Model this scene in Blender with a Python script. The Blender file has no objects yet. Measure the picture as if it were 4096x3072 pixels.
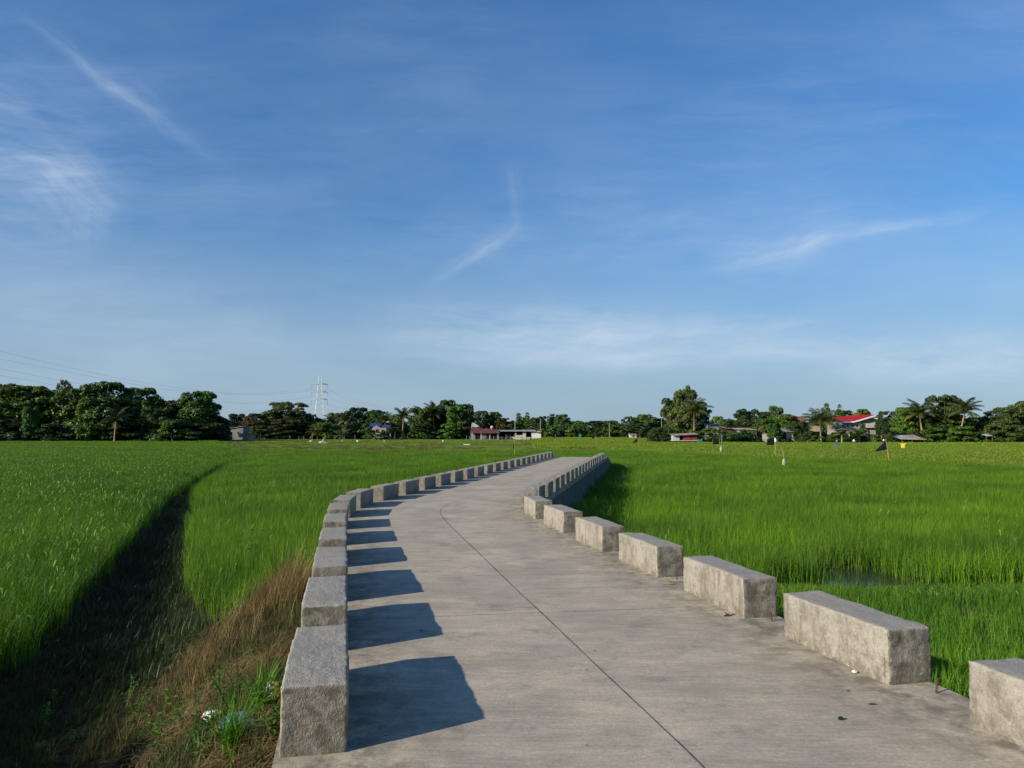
import bpy, bmesh, math, random
import numpy as np
from mathutils import Vector, Matrix, noise as mnoise
R = math.radians
scene = bpy.context.scene
COL = scene.collection

# ------------------------------------------------------------------ geometry of the view (metres, z up, road top z=0)
F = 2900.0; EYE = 1.6; TH = math.atan((1733 - 1536) / F)
def ray(u, v):
    x = (u - 2048) / F; y = -(v - 1536) / F
    return x, math.cos(TH) - y * math.sin(TH), math.sin(TH) + y * math.cos(TH)
def at(u, v, z=0.0):
    a, b, c = ray(u, v); t = (z - EYE) / c
    return a * t, b * t
def far(u, v, D):                      # point at forward distance D seen at (u, v)
    a, b, c = ray(u, v); return Vector((a * D / b, D, EYE + c * D / b))
def XU(u, D): return far(u, 1733, D).x
def ZV(v, D): return far(2048, v, D).z
def clamp(x, a=0., b=1.): return max(a, min(b, x))
def smooth(a, b, x):
    t = clamp((x - a) / (b - a)); return t * t * (3 - 2 * t)
def interp(pts, y):                    # pts = [(x,y)...] sorted by y -> x
    if y <= pts[0][1]:
        (x0, y0), (x1, y1) = pts[0], pts[1]
    elif y >= pts[-1][1]:
        (x0, y0), (x1, y1) = pts[-2], pts[-1]
    else:
        for i in range(len(pts) - 1):
            if pts[i][1] <= y <= pts[i + 1][1]:
                (x0, y0), (x1, y1) = pts[i], pts[i + 1]; break
    return x0 + (x1 - x0) * (y - y0) / (y1 - y0)

# ------------------------------------------------------------------ helpers
def tag(o, label=None, cat=None, group=None, kind=None):
    if label: o['label'] = label
    if cat: o['category'] = cat
    if group: o['group'] = group
    if kind: o['kind'] = kind
    return o
def empty(name, loc=(0, 0, 0), rz=0):
    o = bpy.data.objects.new(name, None); COL.objects.link(o)
    o.location = loc; o.rotation_euler = (0, 0, rz); o.empty_display_size = 0.3
    return o
def mesh_np(name, V, Fc, mats, mi=None, sm=False):
    """V (n,3) array; Fc list of faces or (m,k) array"""
    me = bpy.data.meshes.new(name)
    V = np.asarray(V, dtype=np.float32)
    if isinstance(Fc, np.ndarray):
        m, k = Fc.shape
        me.vertices.add(len(V)); me.vertices.foreach_set('co', V.ravel())
        me.loops.add(m * k); me.loops.foreach_set('vertex_index', Fc.astype(np.int32).ravel())
        me.polygons.add(m); me.polygons.foreach_set('loop_start', np.arange(0, m * k, k, dtype=np.int32))
        me.update(calc_edges=True)
    else:
        me.from_pydata([tuple(map(float, v)) for v in V], [], Fc); me.update()
    for mt in (mats if isinstance(mats, (list, tuple)) else [mats]): me.materials.append(mt)
    if mi is not None: me.polygons.foreach_set('material_index', np.asarray(mi, dtype=np.int32))
    if sm: me.polygons.foreach_set('use_smooth', np.ones(len(me.polygons), dtype=bool))
    me.validate(); me.update()
    return me
def link(name, me, parent=None, loc=None):
    o = bpy.data.objects.new(name, me); COL.objects.link(o)
    if parent is not None: o.parent = parent
    if loc is not None: o.location = loc
    return o
class MB:
    def __init__(s): s.v = []; s.f = []; s.m = []; s.cm = 0
    def add(s, vs, fs):
        b = len(s.v); s.v += [tuple(v) for v in vs]; s.f += [tuple(b + i for i in f) for f in fs]; s.m += [s.cm] * len(fs); return s
    def box(s, a, b, rz=0, c=None):
        x0, y0, z0 = a; x1, y1, z1 = b
        vs = [(x0, y0, z0), (x1, y0, z0), (x1, y1, z0), (x0, y1, z0), (x0, y0, z1), (x1, y0, z1), (x1, y1, z1), (x0, y1, z1)]
        return s.add(vs, [(0, 3, 2, 1), (4, 5, 6, 7), (0, 1, 5, 4), (1, 2, 6, 5), (2, 3, 7, 6), (3, 0, 4, 7)])
    def tube(s, pts, rad, n=6, cap=True):
        pts = [Vector(p) for p in pts]
        if not isinstance(rad, (list, tuple)): rad = [rad] * len(pts)
        b = len(s.v); prev = None
        for i, p in enumerate(pts):
            d = (pts[min(i + 1, len(pts) - 1)] - pts[max(i - 1, 0)])
            d = d.normalized() if d.length > 1e-9 else Vector((0, 0, 1))
            up = Vector((0, 0, 1)) if abs(d.z) < .95 else Vector((0, 1, 0))
            a = d.cross(up).normalized(); c = a.cross(d).normalized()
            for k in range(n):
                t = 2 * math.pi * k / n
                s.v.append(tuple(p + (a * math.cos(t) + c * math.sin(t)) * rad[i]))
        for i in range(len(pts) - 1):
            for k in range(n):
                s.f.append((b + i * n + k, b + i * n + (k + 1) % n, b + (i + 1) * n + (k + 1) % n, b + (i + 1) * n + k)); s.m.append(s.cm)
        if cap:
            s.f.append(tuple(b + k for k in range(n))); s.m.append(s.cm)
            s.f.append(tuple(b + (len(pts) - 1) * n + k for k in reversed(range(n)))); s.m.append(s.cm)
        return s
    def sphere(s, c, r, n=10, m=7, sx=1, sy=1, sz=1, jit=0, rng=random):
        vs = []; fs = []
        for i in range(m + 1):
            ph = math.pi * i / m
            for k in range(n):
                t = 2 * math.pi * k / n; q = r * (1 + rng.uniform(-jit, jit))
                vs.append((c[0] + q * sx * math.sin(ph) * math.cos(t), c[1] + q * sy * math.sin(ph) * math.sin(t), c[2] + q * sz * math.cos(ph)))
        for i in range(m):
            for k in range(n):
                fs.append((i * n + k, (i + 1) * n + k, (i + 1) * n + (k + 1) % n, i * n + (k + 1) % n))
        return s.add(vs, fs)
    def build(s, name, mats, parent=None, sm=False, loc=None):
        me = bpy.data.meshes.new(name); me.from_pydata(s.v, [], s.f)
        for mt in (mats if isinstance(mats, (list, tuple)) else [mats]): me.materials.append(mt)
        me.polygons.foreach_set('material_index', s.m)
        if sm: me.polygons.foreach_set('use_smooth', [True] * len(me.polygons))
        me.update()
        return link(name, me, parent, loc)

# ------------------------------------------------------------------ materials
def newmat(name):
    m = bpy.data.materials.new(name); m.use_nodes = True
    nt = m.node_tree; nt.nodes.clear()
    out = nt.nodes.new('ShaderNodeOutputMaterial'); return m, nt, out
def N(nt, t, **kw):
    n = nt.nodes.new(t)
    for k, v in kw.items(): setattr(n, k, v)
    return n
def noise(nt, vec, scale, detail=4, rough=.55, dist=0):
    n = N(nt, 'ShaderNodeTexNoise'); n.inputs['Scale'].default_value = scale; n.inputs['Detail'].default_value = detail
    n.inputs['Roughness'].default_value = rough; n.inputs['Distortion'].default_value = dist
    nt.links.new(vec, n.inputs['Vector']); return n.outputs['Fac']
def mapv(nt, vec, s=(1, 1, 1), r=(0, 0, 0), l=(0, 0, 0)):
    n = N(nt, 'ShaderNodeMapping'); n.inputs['Scale'].default_value = s; n.inputs['Rotation'].default_value = r; n.inputs['Location'].default_value = l
    nt.links.new(vec, n.inputs['Vector']); return n.outputs['Vector']
def rng_(nt, val, a, b, c=0., d=1.):
    n = N(nt, 'ShaderNodeMapRange'); n.inputs[1].default_value = a; n.inputs[2].default_value = b; n.inputs[3].default_value = c; n.inputs[4].default_value = d
    nt.links.new(val, n.inputs[0]); return n.outputs[0]
def mixc(nt, fac, a, b, mode='MIX'):
    n = N(nt, 'ShaderNodeMix', data_type='RGBA', blend_type=mode)
    if hasattr(fac, 'node'): nt.links.new(fac, n.inputs[0])
    else: n.inputs[0].default_value = fac
    for v, i in ((a, 6), (b, 7)):
        if hasattr(v, 'node'): nt.links.new(v, n.inputs[i])
        else: n.inputs[i].default_value = (*v, 1)
    return n.outputs[2]
def mth(nt, op, a, b=None, c=None):
    n = N(nt, 'ShaderNodeMath', operation=op)
    for i, v in enumerate((a, b, c)):
        if v is None: continue
        if hasattr(v, 'node'): nt.links.new(v, n.inputs[i])
        else: n.inputs[i].default_value = v
    return n.outputs[0]
def surf(nt, out, col, rough=.9, spec=.2, bump=None, bstr=.3, bdist=.01, metal=0):
    p = N(nt, 'ShaderNodeBsdfPrincipled')
    if hasattr(col, 'node'): nt.links.new(col, p.inputs['Base Color'])
    else: p.inputs['Base Color'].default_value = (*col, 1)
    p.inputs['Roughness'].default_value = rough; p.inputs['Specular IOR Level'].default_value = spec; p.inputs['Metallic'].default_value = metal
    if bump is not None:
        b = N(nt, 'ShaderNodeBump'); b.inputs['Strength'].default_value = bstr; b.inputs['Distance'].default_value = bdist
        nt.links.new(bump, b.inputs['Height']); nt.links.new(b.outputs[0], p.inputs['Normal'])
    nt.links.new(p.outputs[0], out.inputs[0]); return p
def pos(nt): return N(nt, 'ShaderNodeNewGeometry').outputs['Position']
def simple(name, c, c2=None, rough=.8, scale=3, spec=.2, bstr=.2, metal=0):
    m, nt, out = newmat(name); P = pos(nt)
    f = rng_(nt, noise(nt, P, scale, 5), .35, .65)
    c2 = c2 or tuple(x * .65 for x in c)
    surf(nt, out, mixc(nt, f, c, c2), rough, spec, f, bstr, .02, metal); return m

def leafmat(name, c1, c2, c3, transl=.3, scale=.12, fine=1.2, rough=.55, spec=.25, objvar=.0):
    m, nt, out = newmat(name); P = pos(nt)
    g = N(nt, 'ShaderNodeNewGeometry')
    big = rng_(nt, noise(nt, P, scale, 3), .38, .62)
    fin = rng_(nt, noise(nt, P, fine, 3), .35, .65)
    col = mixc(nt, big, c1, c2)
    col = mixc(nt, mth(nt, 'MULTIPLY', fin, .5), col, c3)
    rn = rng_(nt, g.outputs['Random Per Island'], 0, 1, .55, 1.35)
    mul = N(nt, 'ShaderNodeVectorMath', operation='SCALE'); nt.links.new(col, mul.inputs[0]); nt.links.new(rn, mul.inputs[3])
    colo = mul.outputs[0]
    if objvar:
        oi = N(nt, 'ShaderNodeObjectInfo'); hs = N(nt, 'ShaderNodeHueSaturation')
        nt.links.new(colo, hs.inputs['Color']); nt.links.new(rng_(nt, oi.outputs['Random'], 0, 1, .5 - objvar * .05, .5 + objvar * .035), hs.inputs['Hue'])
        nt.links.new(rng_(nt, oi.outputs['Random'], 0, 1, 1 + objvar * .4, 1 - objvar * .4), hs.inputs['Value'])
        colo = hs.outputs[0]
    p = N(nt, 'ShaderNodeBsdfPrincipled'); p.inputs['Roughness'].default_value = rough; p.inputs['Specular IOR Level'].default_value = spec
    nt.links.new(colo, p.inputs['Base Color'])
    t = N(nt, 'ShaderNodeBsdfTranslucent'); nt.links.new(colo, t.inputs[0])
    mx = N(nt, 'ShaderNodeMixShader'); mx.inputs[0].default_value = transl
    nt.links.new(p.outputs[0], mx.inputs[1]); nt.links.new(t.outputs[0], mx.inputs[2]); nt.links.new(mx.outputs[0], out.inputs[0])
    return m

# concrete of the blocks: stained, streaked, pitted
def mat_block():
    m, nt, out = newmat('weathered block concrete'); P = pos(nt)
    oi = N(nt, 'ShaderNodeObjectInfo')
    sh = N(nt, 'ShaderNodeVectorMath', operation='ADD'); nt.links.new(P, sh.inputs[0])
    k = N(nt, 'ShaderNodeVectorMath', operation='SCALE'); cmb = N(nt, 'ShaderNodeCombineXYZ')
    nt.links.new(oi.outputs['Random'], cmb.inputs[0]); nt.links.new(oi.outputs['Random'], cmb.inputs[1]); nt.links.new(cmb.outputs[0], k.inputs[0]); k.inputs[3].default_value = 13
    nt.links.new(k.outputs[0], sh.inputs[1]); Q = sh.outputs[0]
    n1 = rng_(nt, noise(nt, Q, 3.2, 5), .35, .65)
    col = mixc(nt, n1, (.375, .355, .30), (.29, .275, .235))
    # vertical dirt streaks on the sides
    st = rng_(nt, noise(nt, mapv(nt, Q, (8, 8, 1.3)), 1.0, 7, .72), .50, .66)
    g = N(nt, 'ShaderNodeNewGeometry'); sx = N(nt, 'ShaderNodeSeparateXYZ'); nt.links.new(g.outputs['True Normal'], sx.inputs[0])
    side = rng_(nt, mth(nt, 'ABSOLUTE', sx.outputs[2]), .3, .8, 1, 0)
    col = mixc(nt, mth(nt, 'MULTIPLY', mth(nt, 'MULTIPLY', st, side), .7), col, (.12, .10, .07))
    mo = rng_(nt, noise(nt, Q, 7, 7, .78), .50, .62)
    col = mixc(nt, mth(nt, 'MULTIPLY', mth(nt, 'MULTIPLY', mo, side), .62), col, (.15, .13, .09))
    dr_ = rng_(nt, noise(nt, mapv(nt, Q, (15, 15, .9)), 1.0, 4, .6), .66, .74)
    col = mixc(nt, mth(nt, 'MULTIPLY', mth(nt, 'MULTIPLY', dr_, side), .75), col, (.07, .06, .04))
    sp_ = rng_(nt, noise(nt, Q, 26, 7, .85), .53, .64)
    col = mixc(nt, mth(nt, 'MULTIPLY', sp_, .65), col, (.10, .105, .08))
    # lichen plus painted shade on faces looking back down the road; lichen along foot
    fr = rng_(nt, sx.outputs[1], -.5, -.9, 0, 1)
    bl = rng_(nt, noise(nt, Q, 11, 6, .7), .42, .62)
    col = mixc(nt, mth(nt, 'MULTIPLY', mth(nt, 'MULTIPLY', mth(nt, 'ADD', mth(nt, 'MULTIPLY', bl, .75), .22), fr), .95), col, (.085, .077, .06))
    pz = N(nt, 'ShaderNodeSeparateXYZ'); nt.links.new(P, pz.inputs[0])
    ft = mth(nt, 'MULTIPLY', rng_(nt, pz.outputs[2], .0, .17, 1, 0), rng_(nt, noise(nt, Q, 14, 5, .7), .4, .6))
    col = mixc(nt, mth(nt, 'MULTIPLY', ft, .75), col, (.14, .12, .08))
    # pale mortar splashes
    wh = rng_(nt, noise(nt, Q, 17, 4, .6), .66, .72)
    col = mixc(nt, mth(nt, 'MULTIPLY', wh, .6), col, (.55, .52, .45))
    gn = rng_(nt, noise(nt, Q, 60, 4, .85), .42, .62); col = mixc(nt, mth(nt, 'MULTIPLY', gn, .4), col, (.17, .155, .125))
    # greyer grimy tops
    tp = rng_(nt, sx.outputs[2], .6, .95)
    tn = rng_(nt, noise(nt, Q, 6, 6, .7), .4, .7)
    col = mixc(nt, mth(nt, 'MULTIPLY', tp, rng_(nt, tn, 0, 1, .25, .8)), col, (.255, .25, .235))
    h = mth(nt, 'ADD', mth(nt, 'MULTIPLY', noise(nt, Q, 45, 4, .7), .6), mth(nt, 'MULTIPLY', noise(nt, Q, 140, 2, .6), .4))
    h = mth(nt, 'ADD', h, mth(nt, 'MULTIPLY', noise(nt, Q, 18, 5, .8), .7))
    surf(nt, out, col, .95, .1, h, 1.0, .014); return m
def mat_road():
    m, nt, out = newmat('broomed road concrete'); P = pos(nt)
    n1 = rng_(nt, noise(nt, P, .9, 7, .68), .36, .62)
    n2 = rng_(nt, noise(nt, mapv(nt, P, (1.2, 4.5, 1), (0, 0, R(5))), 1.5, 6, .7), .4, .68)
    col = mixc(nt, n1, (.52, .455, .345), (.375, .328, .25))
    col = mixc(nt, mth(nt, 'MULTIPLY', n2, .55), col, (.22, .205, .18))
    bl_ = rng_(nt, noise(nt, P, 2.3, 7, .78), .54, .68)
    col = mixc(nt, mth(nt, 'MULTIPLY', bl_, .75), col, (.16, .155, .13))
    # pale streaks across
    n3 = rng_(nt, noise(nt, mapv(nt, P, (.8, 7, 1), (0, 0, R(4))), 1.3, 5, .6), .55, .72)
    col = mixc(nt, mth(nt, 'MULTIPLY', n3, .25), col, (.48, .44, .375))
    # broom lines
    br = noise(nt, mapv(nt, P, (3.5, 30, 1), (0, 0, R(6))), 1.0, 4, .8)
    brm = rng_(nt, br, .46, .66)
    patch = rng_(nt, noise(nt, P, .9, 3), .35, .6, .25, 1)
    col = mixc(nt, mth(nt, 'MULTIPLY', mth(nt, 'MULTIPLY', brm, patch), .48), col, (.16, .15, .13))
    gr = rng_(nt, noise(nt, P, 42, 5, .9), .42, .62)
    col = mixc(nt, mth(nt, 'MULTIPLY', gr, .55), col, (.20, .19, .155))
    gp = rng_(nt, noise(nt, P, 19, 6, .9), .56, .66); col = mixc(nt, mth(nt, 'MULTIPLY', gp, .45), col, (.60, .56, .46))
    spk = rng_(nt, noise(nt, P, 17, 3, .6), .70, .74)
    col = mixc(nt, mth(nt, 'MULTIPLY', spk, .8), col, (.08, .08, .065))
    at_ = N(nt, 'ShaderNodeAttribute', attribute_name='edge')
    ed = mth(nt, 'MULTIPLY', at_.outputs['Fac'], rng_(nt, noise(nt, P, 5, 5, .7), .42, .6))
    col = mixc(nt, mth(nt, 'MULTIPLY', ed, .8), col, (.13, .115, .085))
    h = mth(nt, 'ADD', mth(nt, 'MULTIPLY', br, -.8), mth(nt, 'MULTIPLY', noise(nt, P, 90, 3, .7), .5))
    surf(nt, out, col, .95, .12, h, .5, .008); return m
def mat_ground():
    m, nt, out = newmat('field soil'); P = pos(nt)
    a = N(nt, 'ShaderNodeAttribute', attribute_name='pasture').outputs['Fac']
    b = N(nt, 'ShaderNodeAttribute', attribute_name='bank').outputs['Fac']
    soil = mixc(nt, rng_(nt, noise(nt, P, 2.2, 6, .7), .35, .65), (.05, .04, .024), (.03, .026, .016))
    lit = mixc(nt, rng_(nt, noise(nt, mapv(nt, P, (1, 2.2, 1), (0, 0, .6)), 16, 6, .75), .44, .62), (.030, .022, .013), (.10, .070, .036))
    past = mixc(nt, rng_(nt, noise(nt, mapv(nt, P, (.04, .22, 1)), 1, 5, .65), .42, .6), (.10, .20, .02), (.12, .16, .03))
    col = mixc(nt, b, soil, lit); col = mixc(nt, a, col, past)
    surf(nt, out, col, 1, .05, noise(nt, P, 12, 6, .75), 1.0, .05); return m
M = {}
M['block'] = mat_block(); M['road'] = mat_road(); M['ground'] = mat_ground()
M['wall'] = simple('rendered wall concrete', (.13, .125, .11), (.075, .07, .062), .95, 2.5, .1, .5)
M['joint'] = simple('tarred joint', (.07, .06, .045), (.12, .105, .08), .9, 20)
M['rust'] = simple('rusty steel', (.13, .05, .03), (.07, .03, .02), .85, 60)
M['rice_green'] = leafmat('green rice leaf', (.108, .25, .010), (.034, .108, .007), (.19, .30, .015), .38, .30, 2.4)
M['rice_near'] = leafmat('young rice leaf', (.090, .245, .012), (.045, .155, .010), (.17, .29, .018), .38, .2, 2.2)
M['rice_ripe'] = leafmat('ripening rice leaf', (.16, .27, .014), (.115, .205, .012), (.23, .29, .02), .36, .035, .5)
M['rice_left'] = leafmat('tall rice leaf', (.085, .215, .009), (.040, .125, .007), (.16, .27, .014), .38, .09, 1.3)
M['panicle'] = leafmat('rice panicle', (.15, .24, .03), (.10, .19, .02), (.24, .27, .05), .25, .3, 3)
M['straw'] = leafmat('dry straw', (.18, .125, .042), (.07, .05, .02), (.36, .27, .095), .2, .5, 3)
M['bankgreen'] = leafmat('bank grass', (.04, .085, .014), (.045, .05, .016), (.10, .12, .028), .3, .9, 3)
M['weed'] = leafmat('weed leaf', (.07, .19, .02), (.05, .13, .016), (.12, .22, .03), .35, .8, 3)
M['pasture'] = leafmat('pasture grass', (.12, .25, .02), (.14, .23, .03), (.17, .20, .035), .3, .03, .25)
M['stubble'] = leafmat('brown stubble', (.14, .125, .035), (.10, .075, .025), (.18, .16, .045), .2, .1, .6)
M['mango'] = leafmat('mango foliage', (.040, .108, .011), (.024, .062, .009), (.078, .15, .016), .16, .16, .6, .5, .3, .5)
M['bright'] = leafmat('bright foliage', (.066, .165, .014), (.042, .11, .012), (.11, .20, .02), .25, .2, .6, .5, .3, .4)
M['olive'] = leafmat('olive foliage', (.054, .094, .016), (.036, .062, .013), (.095, .12, .024), .25, .2, .6, .5, .3, .5)
M['brownish'] = leafmat('dusty brown foliage', (.080, .068, .024), (.042, .055, .016), (.125, .085, .04), .2, .25, .6, .6, .2, .3)
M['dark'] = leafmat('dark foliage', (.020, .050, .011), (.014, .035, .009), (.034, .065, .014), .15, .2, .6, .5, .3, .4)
M['palmleaf'] = leafmat('palm frond', (.060, .095, .018), (.040, .07, .015), (.14, .14, .035), .25, .2, .8, .4, .4, .3)
M['palmyel'] = leafmat('yellowing palm frond', (.22, .17, .05), (.12, .12, .03), (.28, .20, .07), .25, .2, .8, .4, .4, .3)
M['banana'] = leafmat('banana leaf', (.075, .15, .02), (.055, .11, .02), (.17, .20, .04), .35, .3, .8, .4, .4)
M['trunk'] = simple('bark', (.16, .12, .08), (.085, .065, .045), .95, 2)
M['palmtrunk'] = simple('palm trunk', (.33, .25, .16), (.2, .15, .1), .95, 1.5)
M['bamboo'] = simple('dry bamboo', (.36, .27, .13), (.25, .18, .09), .7, 6)
M['black'] = simple('black plastic sheet', (.008, .009, .012), (.004, .004, .006), .35, 3, .5)
M['white'] = simple('white plastic', (.72, .72, .70), (.5, .5, .48), .6, 4)
M['sack'] = simple('pale woven sack', (.42, .37, .29), (.24, .20, .15), .8, 10)
M['yellow'] = simple('yellow cloth', (.80, .66, .06), (.62, .5, .05), .8, 5)
M['bluecloth'] = simple('faded blue cloth', (.11, .16, .20), (.06, .09, .12), .9, 5)
M['greencloth'] = simple('green cloth', (.04, .20, .12), (.03, .12, .08), .9, 5)
M['bluebag'] = simple('blue plastic bag', (.05, .20, .30), (.14, .30, .38), .3, 25, .5)
M['pink'] = simple('pink print', (.55, .05, .2), None, .5, 5)
M['greywall'] = simple('grey plaster', (.19, .20, .20), (.13, .135, .14), .9, .6)
M['blockwall'] = simple('bare hollow block', (.30, .27, .235), (.21, .19, .165), .95, 1.2)
M['beige'] = simple('beige board wall', (.36, .29, .16), (.27, .22, .13), .9, .7)
M['palewall'] = simple('pale wall', (.50, .47, .42), (.32, .30, .27), .9, 1.0)
M['whitewash'] = simple('weathered whitewash', (.46, .43, .39), (.24, .21, .18), .9, 1.1)
M['pinkwall'] = simple('pinkish plaster', (.42, .33, .35), (.30, .25, .27), .9, 1.2)
M['redroof'] = simple('crimson roof sheet', (.33, .018, .022), (.20, .014, .018), .8, .5, .08)
M['brickroof'] = simple('brick red roof', (.34, .075, .055), (.22, .05, .04), .6, .6, .3)
M['maroon'] = simple('maroon rusted roof', (.125, .045, .04), (.08, .035, .034), .7, .6)
M['greyroof'] = simple('galvanised roof sheet', (.34, .34, .33), (.20, .19, .18), .45, .8, .4)
M['rustroof'] = simple('rusty roof sheet', (.20, .12, .09), (.30, .28, .26), .6, .7)
M['blueroof'] = simple('blue roof sheet', (.02, .045, .18), (.015, .035, .13), .4, .5, .4)
M['redpaint'] = simple('red painted sheet', (.25, .04, .04), (.14, .03, .03), .7, 2.5)
M['greenpaint'] = simple('pale green sheet', (.33, .42, .38), (.24, .32, .29), .7, 1.5)
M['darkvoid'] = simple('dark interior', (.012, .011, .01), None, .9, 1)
M['glass'] = simple('dim window glass', (.03, .035, .04), None, .15, 1, .6)
M['steel'] = simple('white painted lattice steel', (.62, .62, .61), (.5, .5, .49), .5, .1)
M['wire'] = simple('power line wire', (.03, .03, .035), None, .6, .1)
M['pole'] = simple('grey post', (.30, .28, .25), (.2, .18, .16), .9, 1)
M['net'] = simple('teal net', (.05, .22, .20), (.03, .14, .13), .8, 2)
M['cowhide'] = simple('cream hide', (.62, .56, .46), (.45, .4, .33), .9, 3)
M['calfhide'] = simple('brown hide', (.20, .13, .075), (.12, .08, .05), .9, 3)
M['hoof'] = simple('dark horn', (.03, .025, .02), None, .6, 3)
M['whitebird'] = simple('white feathers', (.8, .8, .78), None, .9, 3)
M['tank'] = simple('pinkish dish', (.55, .40, .34), None, .6, 1)
def mat_water():
    m, nt, out = newmat('paddy water'); P = pos(nt)
    surf(nt, out, (.018, .022, .018), .08, .6, noise(nt, P, 9, 3), .15, .01); return m
M['water'] = mat_water()

# ------------------------------------------------------------------ plan of the place
LI = [(.71, -3), (-.83, 3.76), (-1.09, 4.92), (-1.87, 8.32), (-2.64, 11.72), (-2.97, 13.34), (-3.09, 13.95), (-3.20, 15.1), (-3.225, 15.8), (-3.18, 16.77),
      (-3.06, 17.42), (-2.85, 18.5), (-2.46, 20.64), (2.61, 48.39), (2.95, 50.2)]
RO = [(4.30, -3), (2.70, 4.77), (2.46, 5.88), (1.67, 9.33), (.89, 13.06), (.60, 14.91), (.51, 15.6), (.55, 16.36), (.64, 17.13), (.83, 18.17), (1.47, 21.81),
      (5.86, 46.05), (6.6, 50.2)]
def xl(y): return interp(LI, y) - .345 - .015
def xr(y): return interp(RO, y) + .012
DL = [(-3.4, -4), (-4.0, 1), (-4.5, 4), (-5.2, 6.3), (-5.9, 8.5), (-7.2, 12.2), (-11.0, 21.7), (-15.0, 32.1), (-24.7, 61.7), (-29.1, 75.7), (-31, 84)]   # edge of the left rice
DR = [(-2.3, 8.7), (-3.5, 9.9), (-4.7, 11.5), (-5.95, 13.6), (-8.6, 19.5), (-11.3, 26.0), (-15.9, 36.8), (-27.2, 70.5), (-30.6, 84)]                        # edge of the middle rice
HB = [(0, -4), (0, 3)]
def dl(y): return interp(DL, y) + .28 * mnoise.noise((y * .7, 5, 1)) + .12 * mnoise.noise((y * 2.3, 5, 8))
def dr(y):
    return interp(DR, y) if y > 8.7 else 99
def bund(x): return 12.45 + .035 * (x - 4)          # low bund crossing the right field
WC = (6.55, 14.0)
def inwater(x, y): return ((x - WC[0]) / .75) ** 2 + ((y - WC[1]) / .95) ** 2 < 1 + .3 * mnoise.noise((x * 2, y * 2, 3))
def ground(x, y):
    z = -1.15
    if y > 95:
        a = x / y
        g = smooth(-.44, -.39, a) * (1 - smooth(.14, .2, a))
        z += .6 * g * smooth(100, 260, y) + .25 * (1 - g) * smooth(100, 190, y) * (1 if a > 0 else .2)
    if -6 < y < 13 and x < xl(y) + .6:
        d = max(0, xl(y) - x); w = 1 - smooth(9.2, 12., y)
        zb = -.10 - 1.02 * smooth(0.0, 1.9, d)
        z = z * (1 - w) + zb * w
    if x < 0 and y < 84:
        l = dl(y); r = dr(y) if y > 9.3 else l + 2.2
        mid = (l + min(r, l + 2.2)) / 2 + .1; hw = .55 + (min(r, l + 2.2) - l) * .35
        z -= .38 * math.exp(-((x - mid) / hw) ** 2) * (1 - smooth(70, 84, y))
        if x < l: z = max(z, -1.25)
    if x > 3 and 6 < y < 20:
        b = bund(x); z += .03 * math.exp(-((y - b) / .45) ** 2)
        z -= .12 * math.exp(-(((x - WC[0]) / 1.4) ** 2 + ((y - WC[1]) / .9) ** 2) ** 2)
    return z
def zone(x, y):
    """which cover grows at (x, y)"""
    if y < 52 and xl(y) - .02 < x < xr(y) + .02: return None
    if 49 <= y < 62 and xl(y) - .1 < x < xr(y) + .1: return None
    a = x / max(y, .1)
    if x < (xl(y) if y < 50 else 1e9) and (a < -.405 or y < 84) and x < dl(y) and y < 84:
        return 'left'
    if y >= 84 and a < -.40 + .012 * mnoise.noise((y * .05, 1, 1)): return 'left' if y < 113 else ('leftfar' if y < 198 else None)
    if x < 0 and y < 84 and x < dr(y):
        return 'bank' if y < 12 else 'ditch'
    if y < 8.7 and x < 0: return 'bank'
    u = 2048 + F * a
    lim = 96 if u < 2500 else (96 - 26 * (u - 2500) / 600 if u < 3100 else 70 - 20 * (u - 3100) / 1000)
    lim *= 1 + .035 * mnoise.noise((x * .06, y * .02, 2)); lim = max(lim, 45)
    if x > 0 and y < 20:
        if inwater(x, y): return None
        b = bund(x)
        if b - .35 < y < b + .75 and x > 3.7: return 'bund'
        if y <= b - .35 and x > xr(y): return 'near'
    if y < lim: return 'green'
    if a < .035 or (a < .13 and y < 128 + 8 * mnoise.noise((x * .1, 0, 5))): return 'pasture' if y < 262 else None
    if a < .20: return 'ripe' if y < 296 else None
    return 'ripe' if y < 166 + 4 * mnoise.noise((x * .05, 3, 3)) else None

# ------------------------------------------------------------------ ground sheet
def axis(lo, hi, c0, c1, fine):
    pts = list(np.arange(c0, c1 + 1e-6, fine)); s = fine; x = c1
    while x < hi: s *= 1.13; x = min(hi, x + s); pts.append(x)
    s = fine; x = c0
    while x > lo: s *= 1.13; x = max(lo, x - s); pts.insert(0, x)
    return pts
xs = axis(-3500, 3500, -9, 9, .22); ys = axis(-300, 4500, -1, 18, .22)
gv = []; pa = []; bk = []
for y in ys:
    for x in xs:
        z = ground(x, y)
        d = math.hypot(x, y)
        if 0 < y < 20 and x < 0: z += .05 * mnoise.fractal((x * 1.7, y * 1.7, 0), 1, 2, 4)
        z += (.05 + .10 * smooth(80, 140, d)) * mnoise.fractal((x * .12, y * .3, 4), 1, 2, 3) * (1 if y > 10 or x > 4 else .3)
        if y < 62 and xl(y) + .3 < x < xr(y) - .25: z = min(z, -.5) if y < 49 else min(z, -1.1)
        gv.append((x, y, z))
        aa = x / max(y, .1)
        pa.append(1. if (y > 86 and aa > -.42) or y > 196 or y < -4 else 0.)
        bk.append(1. if (x < 0 and y < 10.5 and x > dl(y) - .2) else 0.)
nx = len(xs)
gf = np.array([(j * nx + i, j * nx + i + 1, (j + 1) * nx + i + 1, (j + 1) * nx + i) for j in range(len(ys) - 1) for i in range(nx - 1)])
me = mesh_np('ground', gv, gf, M['ground'], sm=True)
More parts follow.
